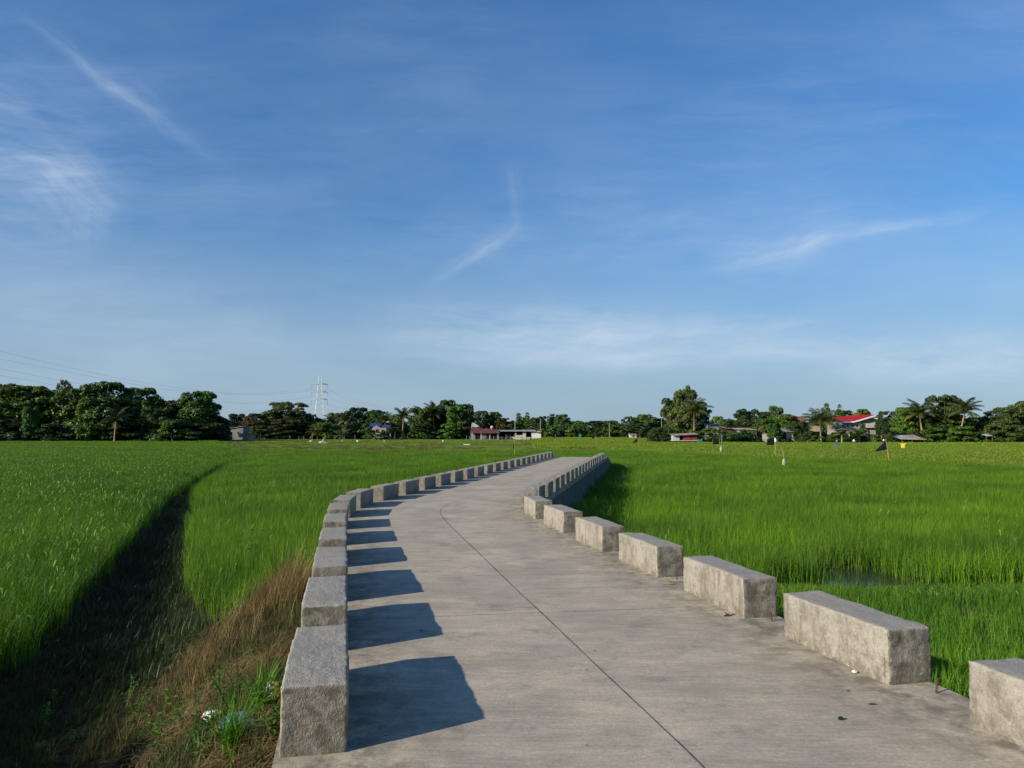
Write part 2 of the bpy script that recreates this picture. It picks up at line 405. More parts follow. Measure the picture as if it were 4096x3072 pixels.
for nm, arr in (('pasture', pa), ('bank', bk)):
    at_ = me.attributes.new(nm, 'FLOAT', 'POINT'); at_.data.foreach_set('value', arr)
tag(link('ground', me), 'soil ground under the rice fields and pasture', 'ground', kind='structure')

# ------------------------------------------------------------------ road slab, joints, retaining walls
yy = sorted(set(list(np.arange(-3, 50.2, .25)) + [3.6, 49.2, 50.2]))
V = []; Fc = []; edge = []; K = 12
def rz(y): return 0 if y < 49.2 else -.9 * smooth(49.2, 60, y) - .02 * (y - 49.2)
yy += [51, 52, 54, 56, 58, 60, 62]
for y in yy:
    a, b = xl(y), xr(y)
    for k in range(K + 1):
        x = a + (b - a) * k / K; V.append((x, y, rz(y) + .004 * mnoise.noise((x, y, 0))))
        e = min(k, K - k) * (b - a) / K; edge.append(1. if e < .5 else (.55 if e < .8 else 0.))
for j in range(len(yy) - 1):
    for k in range(K): q = j * (K + 1) + k; Fc.append((q, q + 1, q + K + 2, q + K + 1))
n0 = len(V)
for y in yy:
    for x in (xl(y), xr(y)): V.append((x, y, rz(y) - .17)); edge.append(1.)
for j in range(len(yy) - 1):
    A = j * (K + 1); B = (j + 1) * (K + 1); c = n0 + 2 * j
    Fc.append((A, B, c + 2, c)); Fc.append((A + K, c + 1, c + 3, B + K)); Fc.append((c, c + 2, c + 3, c + 1))
Fc.append(tuple([n0, n0 + 1] + [k for k in range(K, -1, -1)]))
me = mesh_np('road', V, Fc, M['road']); t_ = me.attributes.new('edge', 'FLOAT', 'POINT'); t_.data.foreach_set('value', edge)
road = tag(link('road', me), 'narrow concrete road curving through the rice fields', 'road', kind='structure')
def strip(pts, w, z=.004, seed=0, wj=.5):
    mb = MB(); rg = random.Random(seed); P = []
    for i in range(len(pts) - 1):
        a, b = Vector(pts[i]), Vector(pts[i + 1]); n = max(1, int((b - a).length / .07))
        for k in range(n): P.append(a.lerp(b, k / n))
    P.append(Vector(pts[-1])); vs = []; fs = []
    for i, p in enumerate(P):
        d = (P[min(i + 1, len(P) - 1)] - P[max(0, i - 1)]).normalized(); nrm = Vector((-d.y, d.x)); ww = w * (1 + rg.uniform(-wj, wj)) / 2
        off = nrm * rg.uniform(-.15, .15) * w
        for sgn in (-1, 1): q = p + nrm * sgn * ww + off; vs.append((q.x, q.y, z + rz(q.y)))
    for i in range(len(P) - 1): fs.append((2 * i, 2 * i + 1, 2 * i + 3, 2 * i + 2))
    mb.add(vs, fs); return mb
cj = [(1.9, -3), (1.25, 1.5)] + [at(u, v) for u, v in ((2819, 3072), (2673, 2935), (2553, 2822), (2428, 2704), (2179, 2466), (2002, 2300), (1923, 2220), (1835, 2138), (1788, 2091), (1764, 2061), (1758, 2048), (1767, 2032), (1794, 2017), (1835, 2000), (1876, 1985), (1929, 1969))] + [(1.5, 33), (4.5, 49)]
def smooth_pts(p, it=2):
    p = [Vector(q) for q in p]
    for _ in range(it):
        q = [p[0]]
        for a, b in zip(p[:-1], p[1:]): q += [a.lerp(b, .25), a.lerp(b, .75)]
        q.append(p[-1]); p = q
    return p
strip(smooth_pts(cj), .0065, .004, 1).build('centre_joint', M['joint'], road)
strip([(-1.85, 6.27), (-.1, 6.55), (1.75, 6.82)], .005, .004, 2).build('cross_joint', M['joint'], road)
strip([(-.5, 8.27), (.6, 8.40), (1.62, 8.49)], .005, .004, 3, .9).build('cross_joint', M['joint'], road)
strip([(-2.4, 12.6), (.6, 13.1)], .004, .004, 5, .9).build('cross_joint', M['joint'], road)
for side in (-1, 1):
    V = []; Fc = []; ys2 = [y for y in yy if y <= 60]
    fx = xl if side < 0 else xr
    for y in ys2:
        rg = mnoise.noise((y * 1.3, side, 0)) * .025
        top = rz(y) - .172
        k_ = 1 if side > 0 else .08
        for z, o in ((top, -.004), (-.55, (.07 + rg) * k_), (-1.0, (.19 + rg) * k_), (-1.75, .33 * k_)):
            V.append((fx(y) + side * o, y, min(z, top)))
    for j in range(len(ys2) - 1):
        for k in range(3):
            q = 4 * j + k; f = (q, q + 1, q + 5, q + 4); Fc.append(f[::-1] if side < 0 else f)
    # back face so that the wall has thickness
    o = link('retaining_wall', mesh_np('retaining_wall', V, Fc, M['wall']))
    sd = o.modifiers.new('t', 'SOLIDIFY'); sd.thickness = .25; sd.offset = -1
    tag(o, 'long sloping concrete retaining wall under the %s edge of the road' % ('left' if side < 0 else 'right'), 'wall', 'retaining walls of the road')

# ------------------------------------------------------------------ concrete barrier blocks
def block(p, q, side, label, seed, h=.34, w=.33):
    """p, q = front and back end of the face towards the road"""
    rg = random.Random(seed); p = Vector(p); q = Vector(q); d = (q - p); L = d.length; d.normalize()
    ang = math.atan2(d.y, d.x); mid = (p + q) / 2 + Vector((-d.y, d.x)) * (w / 2) * (1 if side == 'left' else -1)
    bm = bmesh.new(); bmesh.ops.create_cube(bm, size=1); dist = mid.length
    bmesh.ops.subdivide_edges(bm, edges=bm.edges[:], cuts=(30 if dist < 7 else 16) if dist < 12 else (8 if dist < 20 else 4), use_grid_fill=True)
    dims = (L, w, h)
    for v in bm.verts:
        c = [v.co.x * L, v.co.y * w, v.co.z * h]
        on = [abs(abs(v.co[k]) - .5) < 1e-4 for k in range(3)]
        if sum(on) >= 2:                                   # worn arrises
            for k in range(3):
                if on[k]: c[k] -= math.copysign(.0045 + .004 * max(0, mnoise.noise((c[0] * 9 + seed, c[1] * 9, c[2] * 9))), c[k])
        v.co = Vector((c[0], c[1], c[2] + h / 2))
        if v.co.z < .01: v.co.z = 0
    s = rg.uniform(0, 99)
    for v in bm.verts:
        if v.co.z > .001:
            n = mnoise.noise_vector(v.co * 3.1 + Vector((s, 0, 0))) * .008 + mnoise.noise_vector(v.co * 16 + Vector((0, s, 0))) * .0045
            if dist < 14: n += mnoise.noise_vector(v.co * 55 + Vector((0, 0, s))) * .0022
            v.co += n
        else: v.co.z = -.01
    for f in bm.faces: f.smooth = True
    me = bpy.data.meshes.new('barrier_block'); bm.to_mesh(me); bm.free(); me.materials.append(M['block']); me.set_sharp_from_angle(angle=R(50))
    o = link('barrier_block', me); o.location = (mid.x, mid.y, 0); o.rotation_euler = (0, 0, ang + rg.uniform(-.006, .006))
    return tag(o, label, 'concrete block', 'concrete blocks along the %s edge of the road' % side)
Lb = [((-.83, 3.76), (-1.09, 4.92)), ((-1.22, 5.46), (-1.47, 6.56)), ((-1.57, 7.02), (-1.85, 8.25)), ((-1.98, 8.80), (-2.24, 9.95)), ((-2.37, 10.5), (-2.63, 11.65)),
      ((-2.74, 12.18), (-2.97, 13.30)), ((-3.07, 13.85), (-3.20, 15.05)), ((-3.23, 15.6), (-3.18, 16.77)), ((-3.06, 17.4), (-2.86, 18.5)), ((-2.76, 19.02), (-2.56, 20.1))]
for k in range(18):
    x, y = -2.46 + .298 * k, 20.66 + 1.632 * k; Lb.append(((x, y), (x + .196, y + 1.09)))
Rb = [((2.80, 2.95), (2.53, 4.13)), ((2.40, 4.73), (2.14, 5.83)), ((2.01, 6.39), (1.75, 7.55)), ((1.61, 8.18), (1.35, 9.31)), ((1.22, 9.93), (.95, 11.08)), ((.82, 11.78), (.56, 12.95)),
      ((.43, 13.63), (.24, 14.77)), ((.185, 15.35), (.215, 16.3)), ((.31, 17.1), (.50, 18.2)), ((.60, 18.62), (.79, 19.7)), ((.89, 20.3), (1.07, 21.36))]
for k in range(17):
    x, y = 1.14 + .274 * k, 21.81 + 1.515 * k; Rb.append(((x, y), (x + .19, y + 1.05)))
ORD = ['first', 'second', 'third', 'fourth', 'fifth', 'sixth', 'seventh', 'eighth', 'ninth', 'tenth', 'eleventh', 'twelfth', 'thirteenth', 'fourteenth', 'fifteenth', 'sixteenth',
       'seventeenth', 'eighteenth', 'nineteenth', 'twentieth', 'twenty-first', 'twenty-second', 'twenty-third', 'twenty-fourth', 'twenty-fifth', 'twenty-sixth', 'twenty-seventh', 'twenty-eighth']
spL = {0: 'nearest concrete block of the left row, largest, with blotchy grey top and pitted front', 27: 'farthest concrete block of the left row, at the road end',
       7: 'concrete block at the bend of the left row, eighth from the camera'}
spR = {0: 'concrete block cut off by the right edge of the photo, nearest of right row', 1: 'largest full concrete block of right row, mould stains and white patches on its long side',
       2: 'third concrete block of right row, with two dark vertical drip stains', 3: 'fourth concrete block of right row, rusty bar standing by its near end',
       27: 'farthest concrete block of the right row, at the road end', 7: 'concrete block at the bend of the right row, eighth from the camera, half hidden'}
for i, (p, q) in enumerate(Lb): block(p, q, 'left', spL.get(i, '%s concrete block from the camera in the left row' % ORD[i]), i)
for i, (p, q) in enumerate(Rb): block(p, q, 'right', spR.get(i, '%s concrete block from the camera in the right row' % ORD[i]), 50 + i, h=.345 if i == 1 else .34)

# rusty bars
for (x, y), h, lean, lab in (((2.62, 4.60), .085, .02, 'short rusty steel bar beside the near end of the largest right block'),
                             ((2.215, 6.30), .085, -.01, 'rusty steel bar beside the block with two drip stains'),
                             ((1.80, 8.05), .105, .015, 'rusty steel bar beside the fourth block of right row')):
    mb = MB(); pts = [(0, 0, -.02), (lean * .3, 0, h * .5), (lean, .004, h)]; mb.tube(pts, .0055, 8)
    for k in range(7): z = h * (k + .5) / 7; mb.tube([(lean * z / h, 0, z - .002), (lean * z / h, 0, z + .002)], .0066, 8)
    tag(mb.build('steel_bar', M['rust'], loc=(x, y, 0)), lab, 'steel bar', 'rusty bars between the right blocks')
# twisted strap, leaf, cup, droppings
mb = MB(); sx_, sy_ = at(2925, 2462)
pts = [(math.cos(t) * .075 + .045 * t - .12, math.sin(t * 1.7) * .05, .008 + .006 * math.sin(3 * t)) for t in np.linspace(-.6, 6.2, 40)]
vs = []; fs = []
for i, p in enumerate(pts):
    d = Vector(pts[min(i + 1, 39)]) - Vector(pts[max(i - 1, 0)]); n = Vector((-d.y, d.x, 0)).normalized() * .009; tw = .009 * math.sin(i * .5)
    vs += [(p[0] - n.x, p[1] - n.y, p[2] - tw + .004), (p[0] + n.x, p[1] + n.y, p[2] + tw + .004)]
fs = [(2 * i, 2 * i + 1, 2 * i + 3, 2 * i + 2) for i in range(39)]
mb.add(vs, fs); o = mb.build('plastic_strap', M['sack'], loc=(sx_, sy_, .004)); sd = o.modifiers.new('t', 'SOLIDIFY'); sd.thickness = .002
tag(o, 'pale twisted plastic strap lying on the road beside the third right block', 'strap')
rg = random.Random(5)
def flake(name, loc, rx, ry, mat, label, cat, h=.01, seed=1, group=None, nn=11):
    rg = random.Random(seed); mb = MB(); ring = []
    for k in range(nn):
        t = 2 * math.pi * k / nn; q = rg.uniform(.65, 1.1); ring.append((rx * q * math.cos(t), ry * q * math.sin(t), rg.uniform(0, h)))
    mb.add([(0, 0, h * 1.3)] + ring + [(p[0] * .9, p[1] * .9, -.001) for p in ring],
           [(0, 1 + k, 1 + (k + 1) % nn) for k in range(nn)] + [(1 + k, 1 + nn + k, 1 + nn + (k + 1) % nn, 1 + (k + 1) % nn) for k in range(nn)])
    return tag(mb.build(name, mat, loc=loc), label, cat, group)
M['yleaf'] = simple('yellow green powder', (.34, .36, .05), (.25, .27, .06), .9, 40)
flake('yellow_litter', (*at(2680, 2337), .004), .055, .04, M['yleaf'], 'flat yellow green litter on the road beside the fourth right block', 'litter', .004, 3)
flake('crumpled_cup', (*at(3418, 2692), .006), .022, .014, M['white'], 'small crumpled white scrap against foot of the largest right block', 'scrap', .012, 4)
flake('dung_pellet', (*at(3362, 2880), .004), .017, .012, M['hoof'], 'black pellet lying on the road in the right foreground', 'pellet', .014, 6)
for i, (u, v, l) in enumerate([(3488, 2820, 'curled brown dead leaf on the road below the largest right block'), (2378, 2606, 'tiny dark dead leaf left of centre joint on the road'),
                               (1684, 2524, 'dark dead leaf inside the shadow of second left block'), (3390, 2766, 'faint brown leaf fragment near the largest right block')]):
    flake('dead_leaf', (*at(u, v), .004), (.013 if i else .024), .006, M['rust'] if i == 0 else M['joint'], l, 'leaf', .006, 20 + i, 'dead leaves on the road', 7)

# ------------------------------------------------------------------ grass / rice covers (instanced tiles)
def blades(rg, n, half, hmin, hmax, w, lean, seg=3, base=-.02, disc=True, pan=0, wtip=.35, hvar=None):
    """returns verts, faces(quads), material idx"""
    V = []; Fq = []; mi = []
    for _ in range(n):
        if disc:
            r = half * math.sqrt(rg.random()); t = rg.uniform(0, 2 * math.pi); x, y = r * math.cos(t), r * math.sin(t)
        else: x, y = rg.uniform(-half, half), rg.uniform(-half, half)
        h = rg.uniform(hmin, hmax)
        az = rg.uniform(0, 2 * math.pi); l = abs(rg.gauss(lean, lean * .5)) * h; fa = az + math.pi / 2 + rg.uniform(-.6, .6)
        wx, wy = math.cos(fa) * w / 2, math.sin(fa) * w / 2; b = len(V)
        for s in range(seg + 1):
            t = s / seg; q = t ** 1.9 * l; z = base + h * (t - .18 * (l / h) * t ** 3)
            k = (1 - t) ** .6 * (1 - wtip) + wtip * (1 - t) + .02 if s else .8
            cx, cy = x + math.cos(az) * q, y + math.sin(az) * q
            V.append((cx - wx * k, cy - wy * k, z)); V.append((cx + wx * k, cy + wy * k, z))
        for s in range(seg): Fq.append((b + 2 * s, b + 2 * s + 1, b + 2 * s + 3, b + 2 * s + 2)); mi.append(0)
        if pan and rg.random() < pan:
            b = len(V); ex, ey, ez = cx, cy, z; pw = w * 1.15; L = rg.uniform(.10, .17)
            for s in range(4):
                t = s / 3; q = L * .75 * t; zz = ez + L * (.25 * t - .9 * t * t); k = (.5, 1, .9, .25)[s] * pw
                V.append((ex + math.cos(az) * q - math.cos(fa) * k, ey + math.sin(az) * q - math.sin(fa) * k, zz))
                V.append((ex + math.cos(az) * q + math.cos(fa) * k, ey + math.sin(az) * q + math.sin(fa) * k, zz + .004))
            for s in range(3): Fq.append((b + 2 * s, b + 2 * s + 1, b + 2 * s + 3, b + 2 * s + 2)); mi.append(1)
    return V, Fq, mi
def tileset(name, mats, nvar, **kw):
    out = []
    for i in range(nvar):
        rg = random.Random(hash_(name) + i); V, Fq, mi = blades(rg, **kw)
        me = mesh_np(name, V, np.array(Fq), mats, mi); out.append(bpy.data.objects.new(name, me))
    return out
def hash_(s): return sum(ord(c) * (i + 3) for i, c in enumerate(s))
def scatter(name, tiles, pts, label, cat):
    """pts: (x,y,z,rot,scale,idx)"""
    if not pts: return
    me = bpy.data.meshes.new(name); me.from_pydata([p[:3] for p in pts], [], [])
    for nm, k in (('r', 3), ('s', 4)):
        a = me.attributes.new(nm, 'FLOAT', 'POINT'); a.data.foreach_set('value', [p[k] for p in pts])
    a = me.attributes.new('i', 'INT', 'POINT'); a.data.foreach_set('value', [int(p[5]) for p in pts])
    o = link(name, me); tag(o, label, cat, kind='stuff')
    ng = bpy.data.node_groups.new(name, 'GeometryNodeTree')
    ng.interface.new_socket('Geometry', in_out='INPUT', socket_type='NodeSocketGeometry'); ng.interface.new_socket('Geometry', in_out='OUTPUT', socket_type='NodeSocketGeometry')
    gi = ng.nodes.new('NodeGroupInput'); go = ng.nodes.new('NodeGroupOutput'); ip = ng.nodes.new('GeometryNodeInstanceOnPoints')
    jn = ng.nodes.new('GeometryNodeJoinGeometry')
    for t in reversed(tiles):
        oi = ng.nodes.new('GeometryNodeObjectInfo'); oi.inputs['Object'].default_value = t; oi.inputs['As Instance'].default_value = True
        ng.links.new(oi.outputs['Geometry'], jn.inputs[0])
    def attr(nm, ty):
        n = ng.nodes.new('GeometryNodeInputNamedAttribute'); n.data_type = ty; n.inputs['Name'].default_value = nm; return n.outputs[0]
    cx = ng.nodes.new('ShaderNodeCombineXYZ'); ng.links.new(attr('r', 'FLOAT'), cx.inputs[2])
    ng.links.new(gi.outputs[0], ip.inputs['Points']); ng.links.new(jn.outputs[0], ip.inputs['Instance'])
    ip.inputs['Pick Instance'].default_value = True; ng.links.new(attr('i', 'INT'), ip.inputs['Instance Index'])
    ng.links.new(cx.outputs[0], ip.inputs['Rotation']); ng.links.new(attr('s', 'FLOAT'), ip.inputs['Scale'])
    ng.links.new(ip.outputs[0], go.inputs[0])
    md = o.modifiers.new('scatter', 'NODES'); md.node_group = ng
    return o

# point generation by distance band
bands = {}
rg = random.Random(77)
def put(z, b, x, y, s=1., nv=4, dz=0.):
    bands.setdefault((z, b), []).append((x, y, ground(x, y) + dz, rg.uniform(0, 6.283), s * rg.uniform(.9, 1.12), rg.randrange(nv)))
def inview(x, y, m): return y > 0 and abs(x) < .74 * y + m
def gen(step, y0, y1, b, m):
    y = y0
    while y < y1:
        xm = .74 * y + m; x = -xm
        while x < xm:
            px, py = x + rg.uniform(-.45, .45) * step, y + rg.uniform(-.45, .45) * step
            z = zone(px, py)
            if z in ('left', 'leftfar', 'green', 'near', 'ripe'):
                s = 1 + .20 * mnoise.noise((px * .35, py * .35, 7)) + .12 * mnoise.noise((px * 1.3, py * 1.3, 9))
                if b == 0 and rg.random() < .10 + .3 * max(0, mnoise.noise((px * .9, py * .9, 15))):
                    x += step; continue
                if z in ('green', 'near') and y < 50:      # keep clear of the concrete
                    if xl(py) - .02 < px < xr(py) + .14:
                        x += step; continue
                put(z, b, px, py, s)
            elif z == 'pasture':
                put('pasture', b, px, py, 1)
            x += step
        y += step
gen(.20, -1, 24, 0, 3.0)
gen(.42, 24, 60, 1, 4)
gen(1.3, 60, 120, 2, 6)
gen(3.0, 120, 300, 3, 10)
for (z, b), p in sorted(bands.items()): print('cover', z, b, len(p))
def kw(b, h, w, lean, dens=1., pan=0):
    if b == 0: return dict(n=int(26 * dens), half=.15, hmin=h * .72, hmax=h * 1.05, w=w, lean=lean, seg=4, pan=pan)
    if b == 1: return dict(n=int(60 * dens), half=.30, hmin=h * .72, hmax=h * 1.06, w=w * 1.5, lean=lean, seg=3, pan=pan)
    if b == 2: return dict(n=int(250 * dens), half=.85, hmin=h * .8, hmax=h * 1.08, w=w * 2.4, lean=lean, seg=2, pan=pan, disc=False)
    return dict(n=int(460 * dens), half=1.9, hmin=h * .8, hmax=h * 1.12, w=w * 5, lean=lean * .8, seg=2, pan=pan * .5, disc=False)
spec = {
 'green': (.66, .010, .34, 1., 0, ['rice_green'], 'rice_field', 'deep green rice field spreading on both sides of the concrete road', 'rice field'),
 'near': (.36, .008, .4, 1.25, 0, ['rice_near'], 'rice_field', 'shorter bright green rice just beyond the nearest right blocks', 'rice field'),
 'left': (.74, .009, .36, 1.1, .045, ['rice_left', 'panicle'], 'rice_field', 'tall rice with yellow seed heads left of the dark ditch', 'rice field'),
 'leftfar': (.70, .011, .3, 1., 0, ['rice_green'], 'rice_field', 'far bright green rice in front of the left grove', 'rice field'),
 'ripe': (.62, .011, .36, 1., .08, ['rice_ripe', 'panicle'], 'rice_field', 'yellow green ripening rice with the black flags, far right', 'rice field'),
 'pasture': (.13, .012, .5, .8, 0, ['pasture'], 'pasture_grass', 'short yellow green pasture grass where the cattle graze', 'grass')}
merged = {}
for z, (h, w, lean, dens, pan, mats, nm, lab, cat) in spec.items():
    tiles = []; pts = []
    for b in range(4):
        if (z, b) in bands:
            off = len(tiles); tiles += tileset(z + str(b), [M[m] for m in mats], 4, **kw(b, h, w, lean, dens, pan))
            pts += [(*p[:5], p[5] + off) for p in bands[(z, b)]]
    scatter(nm, tiles, pts, lab, cat)

# bund grass, bank grass, straw, stubble tufts
pts = []
for _ in range(2600):
    x = rg.uniform(3.0, 14); y = bund(x) + rg.gauss(.2, .3)
    if inwater(x, y) or not inview(x, y, 1): continue
    pts.append((x, y, ground(x, y), rg.uniform(0, 6.3), rg.uniform(.5, 1.1), rg.randrange(3)))
bt = tileset('bundgrass', [M['rice_near'], M['panicle']], 3, n=16, half=.1, hmin=.07, hmax=.16, w=.008, lean=.6, seg=3, pan=.03)
scatter('bund_grass', bt, pts, 'low grass on the bund in front of the small puddle', 'grass')
# dry straw on the bank
st = []
for i in range(4):
    r2 = random.Random(900 + i); V = []; Fq = []
    for _ in range(26):
        x, y = r2.gauss(0, .1), r2.gauss(0, .1); az = r2.uniform(0, 6.28); L = r2.uniform(.05, .22); el = r2.uniform(-.02, 1.0) ** 2
        d = Vector((math.cos(az) * math.cos(el), math.sin(az) * math.cos(el), math.sin(el))); n = Vector((-d.y, d.x, 0)).normalized() * r2.uniform(.002, .004)
        b = len(V); p = Vector((x, y, r2.uniform(0, .04)))
        for s in range(4):
            q = p + d * L * s / 3 - Vector((0, 0, .05 * (s / 3) ** 2 * L / .2)); k = (1, .9, .7, .2)[s]
            V += [q - n * k, q + n * k]
        for s in range(3): Fq.append((b + 2 * s, b + 2 * s + 1, b + 2 * s + 3, b + 2 * s + 2))
    st.append(bpy.data.objects.new('straw', mesh_np('straw', V, np.array(Fq), M['straw'])))
pts = []; pg = []
for _ in range(15000):
    y = rg.uniform(2.2, 12.3); x = rg.uniform(-7.2, -1)
    if not (dl(y) - .1 < x < xl(y) - .02): continue
    if y > 8.7 and x > dr(y) - .1: continue
    n = mnoise.noise((x * 1.1, y * 1.1, 12)); z = ground(x, y)
    near_edge = xl(y) - x
    if n > .16 + (.25 if near_edge > 1.7 else 0) and rg.random() < .75: pts.append((x, y, z, rg.uniform(0, 6.3), rg.uniform(.5, 1.1) * (1.5 if y > 7.8 and near_edge < 1.3 else 1), rg.randrange(4)))
    elif rg.random() < .42: pg.append((x, y, z, rg.uniform(0, 6.3), rg.uniform(.5, 1.3), rg.randrange(3)))
scatter('dry_grass', st, pts, 'brown dry grass lying on the bank left of the near blocks', 'dry grass')
gt = tileset('bankgrass', [M['bankgreen']], 3, n=16, half=.06, hmin=.07, hmax=.22, w=.006, lean=.6, seg=3)
scatter('bank_grass', gt, pg, 'thin green grass growing among dry straw on the bank', 'grass')
# tall dry stems standing at the end of the straw bank
pts = []
for _ in range(360):
    y = 7.1 + 1.6 * rg.random() + rg.gauss(0, .25); x = xl(y) - abs(rg.gauss(0, .75))
    if mnoise.noise((x * 2, y * 2, 3)) < -.12: continue
    if x > xl(y) - .05: continue
    pts.append((x, y, ground(x, y), rg.uniform(0, 6.3), rg.uniform(.6, 1.2), rg.randrange(3)))
tt = tileset('drytuft', [M['straw']], 3, n=12, half=.07, hmin=.18, hmax=.5, w=.005, lean=.4, seg=4)
scatter('dry_tufts', tt, pts, 'standing dry grass stems where the bank meets the green rice', 'dry grass')
pts = []
for _ in range(900):
    x = rg.uniform(-9, 14); y = rg.uniform(9, 30)
    if zone(x, y) != 'green' or not inview(x, y, 1) or mnoise.noise((x * .5, y * .5, 31)) < .0: continue
    pts.append((x, y, ground(x, y), rg.uniform(0, 6.3), rg.uniform(.85, 1.15), rg.randrange(3)))
wt = tileset('stems', [M['rice_ripe'], M['panicle']], 3, n=4, half=.05, hmin=.65, hmax=.98, w=.007, lean=.35, seg=5, pan=.3)
scatter('wild_grass', wt, pts, 'pale taller grass stems standing among the green rice', 'grass')
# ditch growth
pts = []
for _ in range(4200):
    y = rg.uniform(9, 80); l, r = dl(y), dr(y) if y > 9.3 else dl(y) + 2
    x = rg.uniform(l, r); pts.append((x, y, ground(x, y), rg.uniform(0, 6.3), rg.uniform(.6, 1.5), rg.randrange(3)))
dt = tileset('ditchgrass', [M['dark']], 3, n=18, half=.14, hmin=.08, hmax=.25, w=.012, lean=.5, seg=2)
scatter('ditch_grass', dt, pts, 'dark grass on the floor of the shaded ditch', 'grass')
# brown rows in the pasture
pts = []
for _ in range(5200):
    y = 100 + 120 * rg.random() ** 1.2; x = rg.uniform(-.40, .13) * y
    row = mnoise.noise((x * .02, y * .33, 20)) + .35 * mnoise.noise((x * .2, y * .5, 2))
    if zone(x, y) != 'pasture' or row < .27: continue
    pts.append((x, y, ground(x, y), rg.uniform(0, 6.3), rg.uniform(.5, 1.15), rg.randrange(3)))
sbt = tileset('stubble', [M['stubble']], 3, n=110, half=.8, hmin=.12, hmax=.36, w=.07, lean=.6, seg=2)
scatter('stubble', sbt, pts, 'uneven brown stubble rows crossing the far pasture', 'stubble')

# puddle
mb = MB(); ring = []
for k in range(28):
    t = 2 * math.pi * k / 28; q = 1.25 + .12 * math.sin(3 * t + 1); ring.append((WC[0] + 1.45 * q * math.cos(t), WC[1] + .95 * q * math.sin(t), -1.165))
mb.add(ring, [tuple(range(28))])
tag(mb.build('water', M['water']), 'dark paddy water showing in a gap of the right rice field', 'water', kind='structure')

def atg(u, v):
    z = -.7
    for _ in range(12): x, y = at(u, v, z); z = .5 * z + .5 * ground(x, y)
    return at(u, v, z)
# ------------------------------------------------------------------ weeds
def weed(name, loc, h, n, leaf, mat, label, cat, seed, spread=.5, group=None):
    r2 = random.Random(seed); root = empty(name, loc); tag(root, label, cat, group)
    stem = MB(); lf = MB()
    for s in range(n):
        az = r2.uniform(0, 6.28); sp = r2.uniform(0, spread) * h; hh = h * r2.uniform(.6, 1.05)
        pts = [Vector((math.cos(az) * sp * t ** 1.5, math.sin(az) * sp * t ** 1.5, hh * t)) for t in np.linspace(0, 1, 6)]
        stem.tube(pts, [.005, .0045, .004, .0035, .003, .002], 5)
        for k in range(1, 6):
            for j in range(3):
                p = pts[k]; a2 = r2.uniform(0, 6.28); L = leaf * r2.uniform(.6, 1.2) * (1.1 - .08 * k); up = r2.uniform(-.1, .5)
                d = Vector((math.cos(a2), math.sin(a2), up)).normalized(); nn = d.cross(Vector((0, 0, 1))).normalized() * L * .27
                q = [p + d * L * .15, p + d * L * .5 + nn, p + d * L * .75 + nn * .6 - Vector((0, 0, L * .1)), p + d * L - Vector((0, 0, L * .25)), p + d * L * .75 - nn * .6 - Vector((0, 0, L * .1)), p + d * L * .5 - nn]
                lf.add(q, [(0, 1, 2, 3), (0, 3, 4, 5)])
    stem.build('stem', mat, root); lf.build('leaves', mat, root); return root
def gz(x, y): return ground(x, y)
x, y = atg(985, 2300); weed('leafy_weed', (x, y + .2, gz(x, y)), .85, 13, .13, M['weed'], 'bushy broadleaf weed at the edge of the green rice left of road', 'weed', 1, .5)
for i, (u, v, h, lab) in enumerate([(640, 3040, .42, 'light leaved weed at the bottom of the photo, left of the grass tuft'), (700, 2900, .30, 'small pointed leaf weed beside the white wrapper'),
                                    (540, 2900, .36, 'slender weed in the dark bank, lower left'), (1085, 2950, .30, 'weed pressed against foot of nearest left block'),
                                    (770, 2990, .28, 'small weed between the wrapper and the bottom of photo')]):
    x, y = atg(u, v); weed('leafy_weed', (x, y, gz(x, y) - .01), h, 3, .085, M['weed'], lab, 'weed', 10 + i, .5, 'weeds on the bank')
for i in range(16):
    u, v = rg.uniform(150, 1060), rg.uniform(2680, 3065)
    if u > 900 and v < 2800: v += 200
    x, y = atg(u, v); weed('leafy_weed', (x, y, gz(x, y) - .01), rg.uniform(.12, .3), 3, .065, M['weed'], 'small broad leaved weed growing on the dark bank', 'weed', 70 + i, .7, 'small weeds on the dark bank')
x, y = atg(3160, 2345); weed('leafy_weed', (x, y + .25, gz(x, y)), .62, 7, .08, M['weed'], 'leafy weed behind the third right block', 'weed', 31, .3)
x, y = atg(3400, 2300); weed('leafy_weed', (x + .15, y + .55, gz(x, y)), .62, 6, .09, M['weed'], 'leafy weed growing in the puddle of right field', 'weed', 32, .35)
def tuft(loc, n, h, w, label, seed, mat='weed', lean=.6, half=.06):
    V, Fq, mi = blades(random.Random(seed), n, half, h * .5, h, w, lean, 6)
    return tag(link('grass_tuft', mesh_np('grass_tuft', V, np.array(Fq), M[mat], mi), loc=loc), label, 'grass tuft')
x, y = atg(930, 3010); tuft((x, y, gz(x, y)), 130, .42, .009, 'arching green grass tuft in front of the blue plastic bag', 3, 'rice_near')
x, y = atg(1060, 2820); tuft((x, y, gz(x, y)), 90, .36, .008, 'green grass tuft beside the foot of nearest left block', 4, 'rice_near')
x, y = atg(1120, 2700); tuft((x - .15, y + .1, gz(x, y) - .05), 8, .62, .006, 'few tall dry stems beside the nearest left block', 5, 'straw', .12, .05)
x, y = atg(3780, 2760); tuft((x + .1, y, -1.15), 90, .62, .011, 'grass tuft in the gap between two nearest right blocks', 7, 'rice_near', .4, .12)
for i, (u, v) in enumerate([(70, 2420), (110, 2380), (20, 2500)]):
    pass
